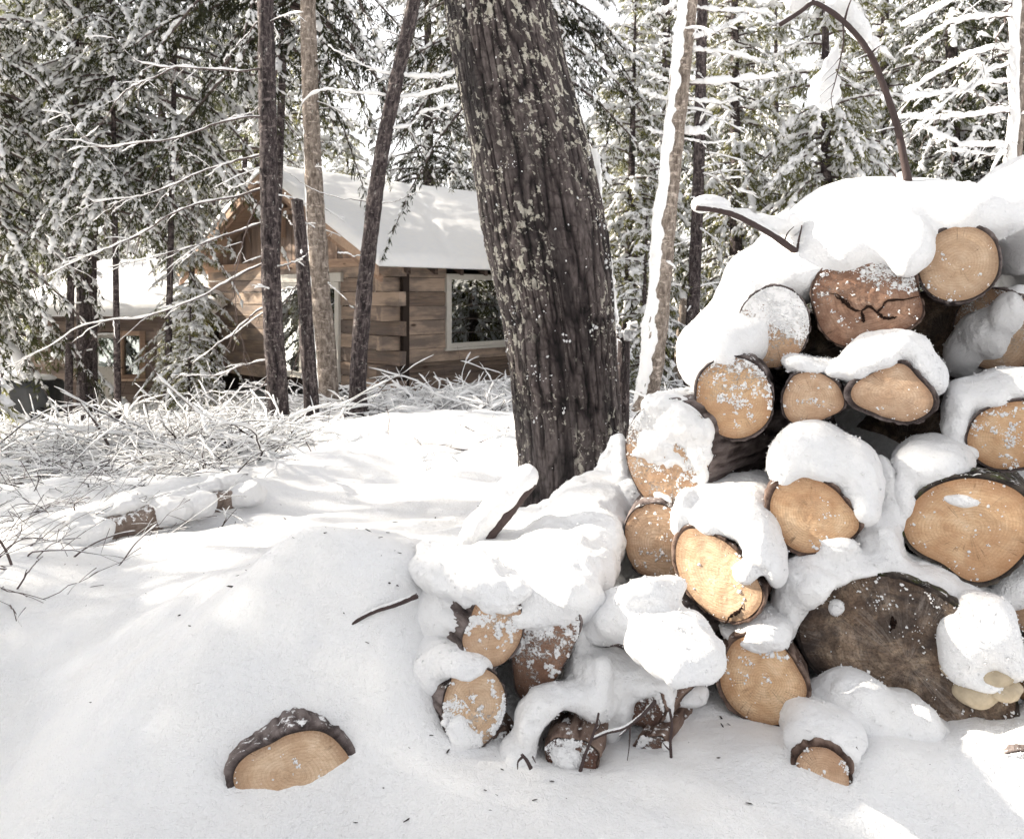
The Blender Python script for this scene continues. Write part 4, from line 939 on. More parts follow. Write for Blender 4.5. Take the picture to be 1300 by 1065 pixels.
pole('snowy_tree', 'pale trunk plastered with snow down its left side, right of the big leaning trunk', 'tree', 9.4, [(884, -110), (874, 0), (862, 110), (850, 230), (838, 360), (828, 470), (822, 512)], (20, 23, 25, 26, 27, 28, 28), 'firlit', snowside=(math.pi*1.10, 1.05, .05, .55),
     branches=[([(874, 108), (900, 106, -.1), (940, 104, -.2), (985, 101, -.3)], .016, 1, .04, -.05), ([(868, 52), (890, 48), (925, 36), (955, 28)], .014, 1, .04, -.05), ([(872, 62), (900, 66), (935, 70), (965, 80)], .010, 1, .03, -.05), ([(862, 168), (880, 172), (900, 158), (905, 150)], .016, 1, .045, -.05), ([(864, 125), (890, 132), (920, 134), (945, 128)], .010, 1, .03, -.05),
               ([(880, 12), (910, 16), (950, 18), (985, 22)], .012, 1, .035, -.05), ([(862, 172), (890, 178), (925, 172)], .007, 1, .02), ([(888, 178), (905, 205), (925, 235), (950, 245)], .006, 1, .02), ([(852, 108), (830, 98), (824, 94)], .010, 1, .03, -.05), ([(846, 172), (830, 168), (818, 162)], .009, 1, .025, -.05), ([(850, 128), (835, 125), (815, 118)], .008, 1, .025, -.05), ([(872, 8), (850, 10), (832, 20)], .009, 1, .03, -.05), ([(862, 70), (850, 45), (838, 28)], .008, 1, .022), ([(862, 55), (848, 52), (835, 60)], .008, 1, .03, -.2), ([(848, 235), (850, 236), (854, 238)], .012, 1, .04, -.05)], extra_twigs=6, stw=.02, seed=11)
pole('fir_tree', 'thin dark trunk just right of the snow-plastered pale trunk', 'tree', 12.0, [(896, -100), (892, 0), (888, 180), (884, 300), (879, 400), (876, 440)], (12, 13, 14, 15, 16, 17), 'fir', branches=[([(886, 285), (915, 270), (930, 272)], .007, 1, .025), ([(884, 300), (860, 312), (840, 330)], .006, 1), ([(888, 215), (915, 235), (935, 258)], .006, 1)], extra_twigs=22, stw=.018, seed=13)
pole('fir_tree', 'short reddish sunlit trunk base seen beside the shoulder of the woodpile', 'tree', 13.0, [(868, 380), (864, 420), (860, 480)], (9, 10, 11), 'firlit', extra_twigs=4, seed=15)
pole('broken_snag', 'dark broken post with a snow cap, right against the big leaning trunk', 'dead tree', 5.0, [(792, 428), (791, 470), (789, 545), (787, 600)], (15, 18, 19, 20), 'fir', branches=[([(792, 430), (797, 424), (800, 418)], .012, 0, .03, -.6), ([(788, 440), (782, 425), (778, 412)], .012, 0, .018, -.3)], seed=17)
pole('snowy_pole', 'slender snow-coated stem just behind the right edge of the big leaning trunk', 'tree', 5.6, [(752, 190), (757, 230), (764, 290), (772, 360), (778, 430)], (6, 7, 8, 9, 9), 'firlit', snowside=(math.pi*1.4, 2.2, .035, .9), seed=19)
pole('snowy_sapling', 'bare sapling thick with snow at the right edge, branches sweeping left', 'tree', 6.4, [(1296, -60), (1292, 60), (1291, 150), (1286, 215), (1284, 260)], (15, 17, 18, 19, 20), 'firlit', snowside=(math.pi*1.12, 1.1, .035, .55),
     branches=[([(1288, 60), (1250, 66), (1215, 78), (1180, 98), (1150, 120)], .009, 2, .024, -.3), ([(1290, 20), (1240, 25), (1190, 42), (1150, 70)], .009, 2, .022, -.3), ([(1288, 105), (1240, 112), (1190, 125), (1150, 130)], .008, 2, .02, -.3), ([(1286, 142), (1235, 148), (1190, 152), (1140, 152)], .009, 2, .022, -.3), ([(1285, 190), (1240, 192), (1200, 186), (1165, 172)], .009, 1, .022, -.3),
               ([(1284, 198), (1240, 198), (1200, 196)], .006, 1, .018), ([(1290, 0), (1270, 40), (1250, 100), (1235, 120)], .007, 2, .02, -.1), ([(1288, 80), (1262, 90), (1225, 112), (1190, 140), (1160, 165)], .007, 2, .02, -.2), ([(1283, 235), (1240, 238), (1200, 232)], .007, 1, .02, -.2), ([(1292, 145), (1260, 128), (1235, 110)], .006, 0, .006), ([(1286, 5), (1230, -4), (1180, 10), (1142, 28)], .008, 2, .022, -.3)], extra_twigs=14, stw=.018, seed=21)
for x, yt, yb, w, Yp, sd, lb in ((107, 330, 508, 6, 14.4, 32, 'thinnest slim trunk in front of the pale door'), (121, 320, 508, 6, 14.5, 33, 'slim trunk at the left jamb of the pale door')):
    pole('fir_tree', lb, 'tree', Yp, [(x-2, yt-260), (x-1, yt), (x, yb)], (w*.7, w*.9, w), 'fir', extra_twigs=9, stw=.02, seed=sd)
pole('fir_tree', 'stout shadowy trunk in the top left corner', 'tree', 15.0, [(104, -120), (106, 60), (108, 250), (110, 470)], (18, 20, 22, 24), 'fir', extra_twigs=14, stw=.02, seed=35)

# the dark stem arching over the woodpile, and a stub of branch with snow
def stem(name, label, cat, Y, pts, r0, r1, twigs=(), sw=.016, seed=1, gap=.25, sag=(), mat='stick', dY=None):
    global rng; rng = np.random.default_rng(seed)
    p = smooth_path([P(q[0], q[1], Y+(q[2] if len(q) > 2 else 0)) for q in pts], 60)
    loc = p[0].copy(); root = thing(name, label, cat, loc)
    mb, ms = MB(), MB(); rr = np.linspace(r0, r1, 60)*(1+.10*fbm(np.stack([np.arange(60)*.35, np.zeros(60)+seed, np.zeros(60)], 1), 2)+.0)
    mb.tube(p, rr, 10); strip_snow(ms, p, rr, sw, sw, gap, seed)
    for tw in twigs:
        tp = smooth_path([P(q[0], q[1], Y+(q[2] if len(q) > 2 else 0)) for q in tw[0]], 20); tr = np.linspace(tw[1], tw[1]*.35, 20)
        mb.tube(tp, tr, 6); strip_snow(ms, tp, tr, tw[2] if len(tw) > 2 else sw*.5, tw[2] if len(tw) > 2 else sw*.5, gap, seed+3)
    obj('stem', mb.mesh('stem', True, loc), M[mat], root)
    if sag:
        v, q = snow_sdf([pb(*s_) for s_ in sag], vox=.006, k=.014, amp=.008, freq=20); ms.add(v, q)
    if ms.n: obj('snow', ms.mesh('snow', True, loc), M['snow'], root)
stem('arching_sapling', 'dark bare stem rising from the snow on the pile and arching over to the left', 'sapling', 2.55, [(1158, 275), (1155, 245), (1148, 205), (1140, 165), (1130, 132), (1120, 105), (1106, 72), (1090, 48), (1070, 27), (1050, 12), (1032, 4), (1018, 14), (990, 32)], .0135, .007,
     [([(1106, 68), (1112, 62), (1119, 57)], .004, .003), ([(1138, 160), (1148, 155), (1156, 148)], .0035, .003), ([(1105, 70), (1096, 72), (1090, 75)], .004, .003), ([(1140, 163), (1128, 164), (1112, 168)], .003, .003), ([(1072, 28), (1076, 12), (1084, -8)], .004, .003), ([(1152, 248), (1142, 249), (1128, 248)], .003, .002), ([(1154, 247), (1162, 243), (1168, 238)], .003, .002), ([(1138, 225), (1130, 215), (1122, 206)], .0025, .002),
      ([(1070, 30), (1071, 50), (1066, 80), (1060, 105), (1055, 125), (1058, 142)], .003, .001), ([(1068, 72), (1052, 90), (1036, 106)], .0016, .001), ([(1064, 90), (1048, 102), (1036, 118)], .0016, .001), ([(1060, 105), (1045, 118), (1035, 128)], .0016, .001), ([(1068, 78), (1080, 88), (1090, 96)], .0014, .001), ([(1058, 122), (1046, 132), (1040, 138)], .0014, .001), ([(1064, 96), (1078, 104), (1086, 112)], .0014, .001), ([(1032, 4), (1030, -10), (1028, -40)], .008, .004)],
     sw=.009, seed=41, sag=[(1050, 100, 7, 24, 2.60, .009, .0), (1043, 116, 8, 10, 2.60, .009, .0), (1062, 72, 4, 18, 2.60, .008, .0), (1038, 104, 6, 7, 2.60, .008, 0), (1056, 122, 6, 12, 2.60, .008, 0), (1047, 134, 4, 6, 2.60, .007, 0), (1012, 2, 16, 12, 2.57, .03, 0), (1068, 8, 20, 9, 2.57, .025, 0), (1085, 28, 12, 12, 2.57, .022, 0), (1096, 42, 8, 12, 2.57, .02, 0), (1108, 58, 8, 10, 2.6, .02, 0), (1145, 232, 8, 14, 2.6, .02, 0)])
stem('bare_branch', 'bent brown branch jutting left from the pile top, carrying a lens of snow', 'branch', 2.5, [(1016, 324), (1000, 312), (975, 295), (955, 284), (930, 272), (905, 266), (884, 264)], .011, .009, [([(1012, 320), (1014, 305), (1017, 292), (1018, 286)], .005, .003), ([(996, 306), (1000, 296), (1008, 288)], .003, .002)], sw=.012, seed=43, gap=.5,
     sag=[(905, 259, 20, 9, 2.52, .03, .015), (890, 260, 10, 7, 2.52, .025, .015), (962, 278, 20, 6, 2.52, .022, .012), (985, 290, 18, 8, 2.52, .025, .01), (1000, 284, 18, 14, 2.53, .03, .0), (940, 272, 10, 5, 2.52, .02, .012)])
stem('snowy_stick', 'stout snow-covered stick lying across the small heap, pointing at the leaning trunk', 'branch', 2.3, [(612, 692), (626, 676), (642, 656), (658, 635), (676, 612)], .014, .016, [([(608, 690), (622, 697), (638, 706)], .006, .003)], sw=.01, seed=45, sag=[(662, 610, 17, 15, 2.3, .04, .02), (644, 628, 18, 17, 2.3, .045, .02), (626, 650, 18, 20, 2.3, .045, .02), (608, 672, 18, 18, 2.3, .045, .02), (598, 684, 14, 12, 2.3, .04, .01), (674, 602, 8, 8, 2.3, .035, .02)])
stem('snowy_stick', 'thin grey stick lying on the snow mound left of the small heap', 'branch', 1.92, [(426, 812), (440, 800), (456, 786), (478, 775), (500, 768), (530, 756)], .004, .0065, sw=.004, seed=47, sag=[(460, 778, 26, 10, 1.95, .02, .0), (490, 765, 26, 8, 1.95, .02, .0), (434, 795, 14, 8, 1.95, .02, 0)])
stem('snowy_stick', 'short brown stub poking from the snow mound at the tip of the thin grey stick', 'branch', 1.95, [(392, 802), (404, 801), (419, 798)], .004, .005, [([(402, 802), (404, 810), (402, 815)], .004, .001)], seed=48, sw=.002)
stem('snowy_stick', 'tiny curved twig on the snow slope above the thin grey stick', 'branch', 2.4, [(463, 749), (472, 742), (487, 739)], .002, .003, seed=49, sw=.001)
# snow-laden twigs in front of the sideways log
stem('snowy_twig', 'forked twig hanging from the snow at the bottom centre', 'twig', 1.74, [(832, 890), (812, 910), (790, 925), (770, 930), (752, 938)], .0045, .003, [([(800, 918), (799, 945), (796, 968)], .002, .001), ([(832, 888), (818, 904), (786, 934)], .004, .004)], sw=.004, seed=51)
stem('snowy_twig', 'upright dark twig at the end of a snow arch at the bottom centre', 'twig', 1.74, [(852, 985), (852, 960), (851, 940), (853, 918), (850, 900)], .0035, .003, [([(851, 952), (846, 948), (842, 943)], .0025, .004)], sw=.004, seed=52, sag=[(846, 948, 6, 6, 1.76, .012, .006)])
stem('snowy_twig', 'dark twig slanting up into the snow left of the forked twig', 'twig', 1.72, [(735, 985), (742, 960), (750, 940), (757, 920), (760, 905)], .004, .0025, [([(754, 930), (762, 918), (760, 912)], .002, .001)], sw=.002, seed=53)
stem('snowy_twig', 'stubby dark twig sticking out of the snow bottom centre, left of the slanting one', 'twig', 1.70, [(674, 975), (668, 964), (662, 957)], .0045, .003, [([(664, 960), (658, 966), (657, 976)], .003, .001), ([(676, 960), (680, 968)], .002, .001)], sw=.002, seed=54)
stem('snowy_twig', 'single dark twig standing in the snow right of the low log end', 'twig', 1.70, [(1086, 978), (1089, 965), (1090, 955), (1087, 948)], .0025, .0015, sw=.001, seed=55)
# ------------------------------------------------------------------ snow-laden conifers
def conifer_arrays(seed, h, r0, zc, L0, nb, snowy=.6, nd=1.0, droop=1.0):
    rg = np.random.default_rng(seed)
    u = np.sort(rg.random(nb))**.95
    z0 = zc+(h-zc)*u
    L = L0*(1-u)**.75*rg.uniform(.55, 1.15, nb)+.3
    az = np.arange(nb)*2.399+rg.normal(0, .4, nb)
    dh = np.stack([np.cos(az), np.sin(az), 0*az], 1)
    e0 = -.05+.5*u+rg.normal(0, .12, nb); dr = rg.uniform(.35, .85, nb)*(1-u*.5)*droop
    lean = rg.normal(0, .012, 2)
    def ax(b, t): return np.stack([lean[0]*z0[b], lean[1]*z0[b], z0[b]], -1)+dh[b]*(L[b]*t)[..., None]+np.array([0, 0, 1])*(L[b]*(e0[b]*t-dr[b]*t*t))[..., None]
    wood, snow = MB(), [[], []]
    ns = 0
    for b in range(nb):
        p = ax(np.full(6, b), np.linspace(0, 1, 6)); wood.tube(p, np.linspace(.012+.01*L[b], .004, 6), 4, rg.uniform(), False)
    nt = np.clip((L/.062*nd).astype(int), 8, 60)
    bi = np.repeat(np.arange(nb), nt); N = len(bi)
    t = rg.uniform(.12, 1.0, N)
    side = np.where(rg.random(N) < .5, -1., 1.)
    T = dh[bi]+np.array([0, 0, 1])*(e0[bi]-2*dr[bi]*t)[:, None]; T /= np.linalg.norm(T, axis=1)[:, None]
    Sd = np.stack([-dh[bi][:, 1], dh[bi][:, 0], 0*t], 1)*side[:, None]
    ph = rg.uniform(R(35), R(78), N)
    d = T*np.cos(ph)[:, None]+Sd*np.sin(ph)[:, None]; d[:, 2] -= rg.uniform(.2, .95, N)*droop; d /= np.linalg.norm(d, axis=1)[:, None]
    lt = np.clip(.36*L[bi]*(1.08-t), .09, .62)*rg.uniform(.55, 1.15, N)
    base = ax(bi, t)
    nn = np.clip((lt/.030*nd).astype(int)+2, 3, 22)
    ti = np.repeat(np.arange(N), nn); K = len(ti)
    s = rg.uniform(0, 1, K)
    pb_ = base[ti]+d[ti]*(lt[ti]*s)[:, None]+np.array([0, 0, -.10])*(lt[ti]*s*s)[:, None]
    nv = d[ti]*.7+rg.normal(0, .42, (K, 3)); nv[:, 2] -= .32; nv /= np.linalg.norm(nv, axis=1)[:, None]
    ln = rg.uniform(.055, .14, K); wd = rg.uniform(.008, .017, K)
    sv = np.cross(nv, rg.normal(0, 1, (K, 3))); sv /= np.linalg.norm(sv, axis=1)[:, None]
    q = np.stack([pb_-sv*wd[:, None]*.6, pb_+sv*wd[:, None]*.6, pb_+nv*ln[:, None]*.6+sv*wd[:, None], pb_+nv*ln[:, None]+sv*wd[:, None]*.15-sv*wd[:, None]*.3], 1)
    Vn = q.reshape(-1, 3); Fn = np.arange(K*4).reshape(-1, 4)
    tint = np.repeat(np.clip(rg.normal(.5, .22, N)[ti]+rg.normal(0, .15, K), 0, 1), 4)
    # snow lying along the twigs, heavier towards the branch
    clump = fbm(base*np.array([1.3, 1.3, 1.3])+seed, 2)
    on = np.where(rg.random(N) < np.clip(snowy+.9*clump, .04, .97))[0]
    A_ = d[on].copy(); 
    c1 = base[on]+d[on]*(lt[on]*.42)[:, None]+np.array([0, 0, .018])
    on = np.repeat(on, 4); s_ = rg.uniform(.02, .95, len(on)); A_ = d[on]+rg.normal(0, .25, (len(on), 3)); c1 = base[on]+d[on]*(lt[on]*s_)[:, None]+rg.normal(0, .012, (len(on), 3))+np.array([0, 0, .010])
    w_ = rg.gamma(2.2, .0075, len(on))+.005; v1, f1 = specks(c1, A_, w_*rg.uniform(1.1, 3.2, len(on)), w_, w_*.7, rg)
    # now and then a heavier clot
    big = on[rg.random(len(on)) < .045]; cB = base[big]+d[big]*(lt[big]*rg.uniform(0, .6, len(big)))[:, None]; wB = rg.gamma(2.5, .0085, len(big))+.010
    v4, f4 = lumps(cB, d[big], wB*rg.uniform(1.2, 2.4, len(big)), wB, wB*.7, .3); f1 = np.concatenate([f1, f4+len(v1)]); v1 = np.concatenate([v1, v4])
    # small crumbs among the needles
    m = rg.random(K) < .16*snowy
    v3, f3 = specks(pb_[m]+[0, 0, .008], nv[m], rg.uniform(.015, .045, m.sum()), rg.uniform(.006, .016, m.sum()), rg.uniform(.005, .012, m.sum()), rg)
    # lumps along the branch itself
    nc = np.clip((L/.05).astype(int), 4, 60); cb = np.repeat(np.arange(nb), nc); tc = rg.uniform(.1, 1, len(cb))
    keep = rg.random(len(cb)) < np.clip(snowy+.15, 0, .95); cb, tc = cb[keep], tc[keep]
    Tc = dh[cb]+np.array([0, 0, 1])*(e0[cb]-2*dr[cb]*tc)[:, None]
    z_ = rg.gamma(2.2, .0085, len(cb))+.011
    v2, f2 = lumps(ax(cb, tc)+np.array([0, 0, .02]), Tc, z_*rg.uniform(1., 2.2, len(cb)), z_, z_*.7, .25)
    Vs = np.concatenate([v1, v2, v3]); Fs = np.concatenate([f1, f2+len(v1), f3+len(v1)+len(v2)])
    # trunk
    n, na_ = 40, 12; zz = np.linspace(-.4, h, n); rr = r0*(1-np.clip(zz/h, 0, 1))**.8+.01; A = np.arange(na_)*2*math.pi/na_
    tr = MB(); path = np.stack([lean[0]*zz, lean[1]*zz, zz], 1); tr.tube(path, rr, na_)
    V, Fl, G, Tt = tr.arrays()
    return dict(trunk=(V, Fl, G, Tt), wood=wood.arrays(), needles=(Vn, Fn, tint), snow=(Vs, Fs), h=h)

PROTO = {}
def proto(key, nm, **k):
    a = conifer_arrays(**k); PROTO[key] = dict(a=a)
    V, Fl, G, T = a['trunk']; PROTO[key]['trunk'] = mk('trunk', V, Fl, True, g=G, t=T); PROTO[key]['trunk'].materials.append(M['fir'])
    V, Fl, G, T = a['wood']; PROTO[key]['branches'] = mk('branches', V, Fl, True, g=G, t=T); PROTO[key]['branches'].materials.append(M['twig'])
    V, Fn, t = a['needles']; PROTO[key]['crown'] = mk('crown', V, Fn, False, t=t); PROTO[key]['crown'].materials.append(M['needle'][nm])
    V, Fs = a['snow']; PROTO[key]['snow'] = mk('snow', V, Fs, True); PROTO[key]['snow'].materials.append(M['snowfar'])
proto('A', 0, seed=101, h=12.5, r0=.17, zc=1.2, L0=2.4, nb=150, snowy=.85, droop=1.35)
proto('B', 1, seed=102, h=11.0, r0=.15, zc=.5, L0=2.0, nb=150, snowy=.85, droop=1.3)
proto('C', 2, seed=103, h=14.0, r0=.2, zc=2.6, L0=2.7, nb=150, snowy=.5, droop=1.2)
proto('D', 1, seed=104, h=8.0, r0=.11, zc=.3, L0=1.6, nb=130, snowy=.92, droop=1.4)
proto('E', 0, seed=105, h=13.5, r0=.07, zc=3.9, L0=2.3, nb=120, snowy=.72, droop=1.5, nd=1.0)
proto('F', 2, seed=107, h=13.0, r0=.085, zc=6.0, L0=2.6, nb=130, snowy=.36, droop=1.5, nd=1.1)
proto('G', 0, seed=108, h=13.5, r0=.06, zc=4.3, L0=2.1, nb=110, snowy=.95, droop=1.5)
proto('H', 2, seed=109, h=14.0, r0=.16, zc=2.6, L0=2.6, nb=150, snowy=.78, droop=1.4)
proto('S', 1, seed=106, h=3.4, r0=.05, zc=.25, L0=.95, nb=70, snowy=.8, droop=1.2)

NTREE = [0]
def conifer(key, label, x, Y, sc, rot, group=None, zoff=0.0):
    """x given as a photo column at depth Y"""
    X = (x-650)/F_PX*Y; z = float(gz(X, Y))-.1+zoff
    root = thing('snowy_conifer', label, 'conifer', (X, Y, z), group)
    root.scale = (sc, sc, sc*rng.uniform(.95, 1.08)); root.rotation_euler = (rng.normal(0, .015), rng.normal(0, .015), rot)
    for nm in ('trunk', 'branches', 'crown', 'snow'):
        o = bpy.data.objects.new(nm, PROTO[key][nm]); COL.objects.link(o); o.parent = root
    return root
rng = np.random.default_rng(77)
TREES = [  # key, photo column, depth, scale, label
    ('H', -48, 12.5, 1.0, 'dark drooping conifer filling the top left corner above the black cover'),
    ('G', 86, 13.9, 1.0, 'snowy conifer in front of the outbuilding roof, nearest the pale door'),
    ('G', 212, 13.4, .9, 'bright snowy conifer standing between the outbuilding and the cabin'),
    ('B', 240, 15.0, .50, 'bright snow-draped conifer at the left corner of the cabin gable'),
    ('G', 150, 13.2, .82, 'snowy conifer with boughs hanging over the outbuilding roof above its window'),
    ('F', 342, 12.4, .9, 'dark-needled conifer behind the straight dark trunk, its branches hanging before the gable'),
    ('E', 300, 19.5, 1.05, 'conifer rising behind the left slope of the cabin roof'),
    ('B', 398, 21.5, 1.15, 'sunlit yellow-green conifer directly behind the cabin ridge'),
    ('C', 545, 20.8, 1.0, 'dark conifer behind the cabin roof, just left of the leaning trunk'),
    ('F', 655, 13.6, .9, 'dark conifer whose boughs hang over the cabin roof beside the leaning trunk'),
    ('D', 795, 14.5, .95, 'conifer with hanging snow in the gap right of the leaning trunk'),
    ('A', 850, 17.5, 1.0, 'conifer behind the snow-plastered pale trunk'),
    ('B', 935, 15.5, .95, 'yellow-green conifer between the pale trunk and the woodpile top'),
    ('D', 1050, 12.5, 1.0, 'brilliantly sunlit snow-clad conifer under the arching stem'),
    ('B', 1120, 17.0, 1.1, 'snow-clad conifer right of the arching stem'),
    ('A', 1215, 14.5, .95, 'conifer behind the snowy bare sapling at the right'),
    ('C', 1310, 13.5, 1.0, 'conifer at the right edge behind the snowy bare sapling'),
    ('A', -40, 15.0, 1.1, 'conifer cut off by the left edge of the picture'),
]
for k, (ky, x, Y, sc, lb) in enumerate(TREES): conifer(ky, lb, x, Y, sc, 1.7*k+.4)
far = [('E', 60, 22), ('B', 125, 25), ('A', 205, 24), ('C', 5, 27), ('B', 330, 27), ('A', 268, 30), ('C', 620, 26), ('D', 775, 27), ('E', 900, 23), ('B', 985, 25), ('A', 1075, 27), ('C', 1165, 25), ('E', 1255, 21), ('B', 1335, 22), ('C', 1290, 32), ('A', 150, 36), ('B', 50, 38), ('E', -40, 30), ('D', 440, 30), ('A', 1390, 26)]
for k, (ky, x, Y) in enumerate(far):
    conifer(ky, 'snow-laden conifer standing in the far rows of the forest', x, Y, rng.uniform(.9, 1.2), 2.1*k, 'conifers in the far rows of the forest')
# young firs near the cabin and at the left edge
conifer('S', 'snow-bent fir bough reaching in at the left edge before the black cover', -84, 7.0, .72, 1.0, zoff=-.25)
conifer('S', 'small fir in the sun right of the leaning trunk, behind the capped post', 815, 12.0, .8, 2.0)
conifer('S', 'small snow-covered fir by the front of the outbuilding', 240, 13.0, .62, .3)
# unseen conifers out of frame at left, added to shade the foreground: one mass
def forest_mass(spots):
    parts = {k: [] for k in ('trunk', 'needles', 'snow')}; cnt = {k: 0 for k in parts}
    acc = {k: ([], []) for k in parts}
    for key, X, Y, sc, rot in spots:
        a = PROTO[key]['a']; c, s = math.cos(rot)*sc, math.sin(rot)*sc
        z = float(gz(X, Y, False))
        for k in parts:
            V = a[k][0]; Fk = a[k][1] if k != 'trunk' else a[k][1][1]
            if k == 'trunk': V = V; Fk = a[k][1][-1]
            W = np.stack([V[:, 0]*c-V[:, 1]*s+X, V[:, 0]*s+V[:, 1]*c+Y, V[:, 2]*sc+z], 1)
            acc[k][0].append(W); acc[k][1].append(Fk+cnt[k]); cnt[k] += len(V)
    root = bpy.data.objects.new('forest', None); COL.objects.link(root); tag(root, 'the rest of the snowy conifer wood out of view at left, shading the clearing', 'forest', kind='stuff')
    for k, nm, m in (('trunk', 'trunks', M['fir']), ('needles', 'needles', M['needle'][0]), ('snow', 'snow', M['snowfar'])):
        V = np.concatenate(acc[k][0]); obj(nm, mk(nm, V, np.concatenate(acc[k][1]), k != 'needles', t=np.full(len(V), .5)), m, root)
forest_mass([('A', -7.5, 1.5, 1.0, 0), ('B', -9.5, 4.0, 1.1, 1), ('C', -8.0, -1.5, 1.0, 2), ('A', -12.0, 2.2, 1.1, 3), ('E', -10.5, 6.8, 1.05, 4), ('B', -13.0, -1.0, 1.2, 5), ('C', -14.0, 5.0, 1.1, .5)])

# ------------------------------------------------------------------ brush and twigs in the snow
def twig_mass(name, label, cat, n, region, lmin, lmax, r_, sw, seed, up=.45, kind=None, group=None, gap=.2, dirx=0.0):
    """snow-covered sticks and bent shoots: ground points drawn in a photo region (px0, px1, Y0, Y1)"""
    global rng; rng = np.random.default_rng(seed)
    mb, ms = MB(), MB(); px0, px1, Y0, Y1 = region
    cx = (px0+px1)/2; cY = (Y0+Y1)/2; loc = np.array([(cx-650)/F_PX*cY, cY, float(gz((cx-650)/F_PX*cY, cY))])
    for _ in range(n):
        Y = rng.uniform(Y0, Y1); X = (rng.uniform(px0, px1)-650)/F_PX*Y
        z = float(gz(X, Y))-.03; l = rng.uniform(lmin, lmax); a = rng.uniform(0, 6.283)
        d = np.array([math.cos(a)+dirx, math.sin(a), 0]); d /= np.linalg.norm(d)
        el = rng.uniform(.05, up*1.6); arc = rng.uniform(.1, 1.2)*el
        s = np.linspace(0, 1, 12)[:, None]
        p = np.array([X, Y, z])+d*l*s*math.cos(el)+np.array([0, 0, l])*(math.sin(el)*s-arc*.8*s*s)+np.cumsum(rng.normal(0, l*.008, (12, 3)), 0)
        p = p+np.array([-d[1], d[0], 0])*l*rng.normal(0, .22)*s*s+np.array([-d[1], d[0], 0])*l*rng.normal(0, .10)*np.sin(s*4); rr = np.linspace(r_*rng.uniform(.5, 1.5), r_*.3, 12); mb.tube(p, rr, 5, rng.uniform()); strip_snow(ms, p, rr, sw*rng.uniform(.6, 1.5), sw*rng.uniform(.6, 1.2), gap, rng.uniform(0, 99))
        for _k in range(int(rng.integers(1, 6))):
            k = int(rng.integers(3, 10)); dd = (p[k+1]-p[k]); dd /= np.linalg.norm(dd); dd = dd+rng.normal(0, .55, 3)+[0, 0, .15]; dd /= np.linalg.norm(dd)
            l2 = l*rng.uniform(.15, .45); q = p[k]+dd*l2*s[:8]/s[7]+np.array([0, 0, -.12*l2])*(s[:8]/s[7])**2
            r2 = np.linspace(rr[k]*.6, .0015, 8); mb.tube(q, r2, 4, rng.uniform()); strip_snow(ms, q, r2, sw*.7, sw*.6, gap, rng.uniform(0, 99))
    root = thing(name, label, cat, loc, group)
    obj('twigs', mb.mesh('twigs', True, loc), M['brush' if name == 'brush_heap' else 'twig'], root)
    if ms.n: obj('snow', ms.mesh('snow', True, loc), M['snow'], root)
    if kind: root['kind'] = kind
    return root
twig_mass('brush_heap', 'heap of snow-covered cut branches in the middle left, before the outbuilding', 'brush heap', 420, (-20, 250, 6.4, 10.5), .25, 1.1, .0075, .0125, 201, .55, gap=.35)
twig_mass('brush_heap', 'dense tangle of snowy branches at the foot of the nearest dark fir trunk', 'brush heap', 360, (190, 370, 6.4, 9.2), .25, 1.1, .008, .013, 202, .55, dirx=-.5, gap=.3)
twig_mass('brush_heap', 'snow-buried arching brambles along the cabin wall', 'brush heap', 300, (360, 650, 9.4, 11.6), .3, 1.2, .007, .015, 203, .55)
twig_mass('brush_heap', 'low tangle of snowy sprigs at the left, between the brush heap and the fallen log', 'brush heap', 480, (-40, 330, 5.0, 7.2), .15, .8, .005, .0075, 204, .5, gap=.4)
twig_mass('brush_heap', 'sparse snowy sprigs in front of the fallen log at the left', 'brush heap', 130, (-60, 300, 3.7, 5.0), .1, .45, .0032, .0036, 212, .5, gap=.5)
twig_mass('brush_heap', 'long snow-loaded arching stems over the brush at the left', 'brush heap', 26, (20, 340, 5.6, 8.2), .8, 1.9, .011, .017, 211, .34)
twig_mass('brush_heap', 'snowy twigs around the deck edge at the far left', 'brush heap', 110, (60, 330, 10.6, 13.4), .2, .8, .006, .011, 205, .25)
twig_mass('brush_heap', 'scattered snowy twigs on the ground right of the leaning trunk', 'brush heap', 70, (790, 900, 8.5, 13), .3, 1.1, .007, .014, 206, .4)
twig_mass('dry_shoots', 'bare thin shoots sticking out of the snow at the left edge', 'shrub', 34, (-45, 50, 2.7, 3.6), .2, .7, .0026, .0025, 207, .55, gap=.9)
twig_mass('dry_shoots', 'faint hair-thin shoots on the snow left of centre', 'shrub', 50, (20, 200, 3.2, 4.8), .15, .5, .0014, .0025, 208, .6, gap=.8)
twig_mass('dry_shoots', 'few thin weeds standing in the open snow between the brush and the leaning trunk', 'shrub', 20, (380, 640, 5.0, 8.0), .12, .4, .003, .006, 209, .8, gap=.5)
twig_mass('dry_shoots', 'snowy twigs beside the left foot of the leaning trunk', 'shrub', 12, (590, 650, 6.0, 7.2), .3, .7, .006, .012, 210, .6)
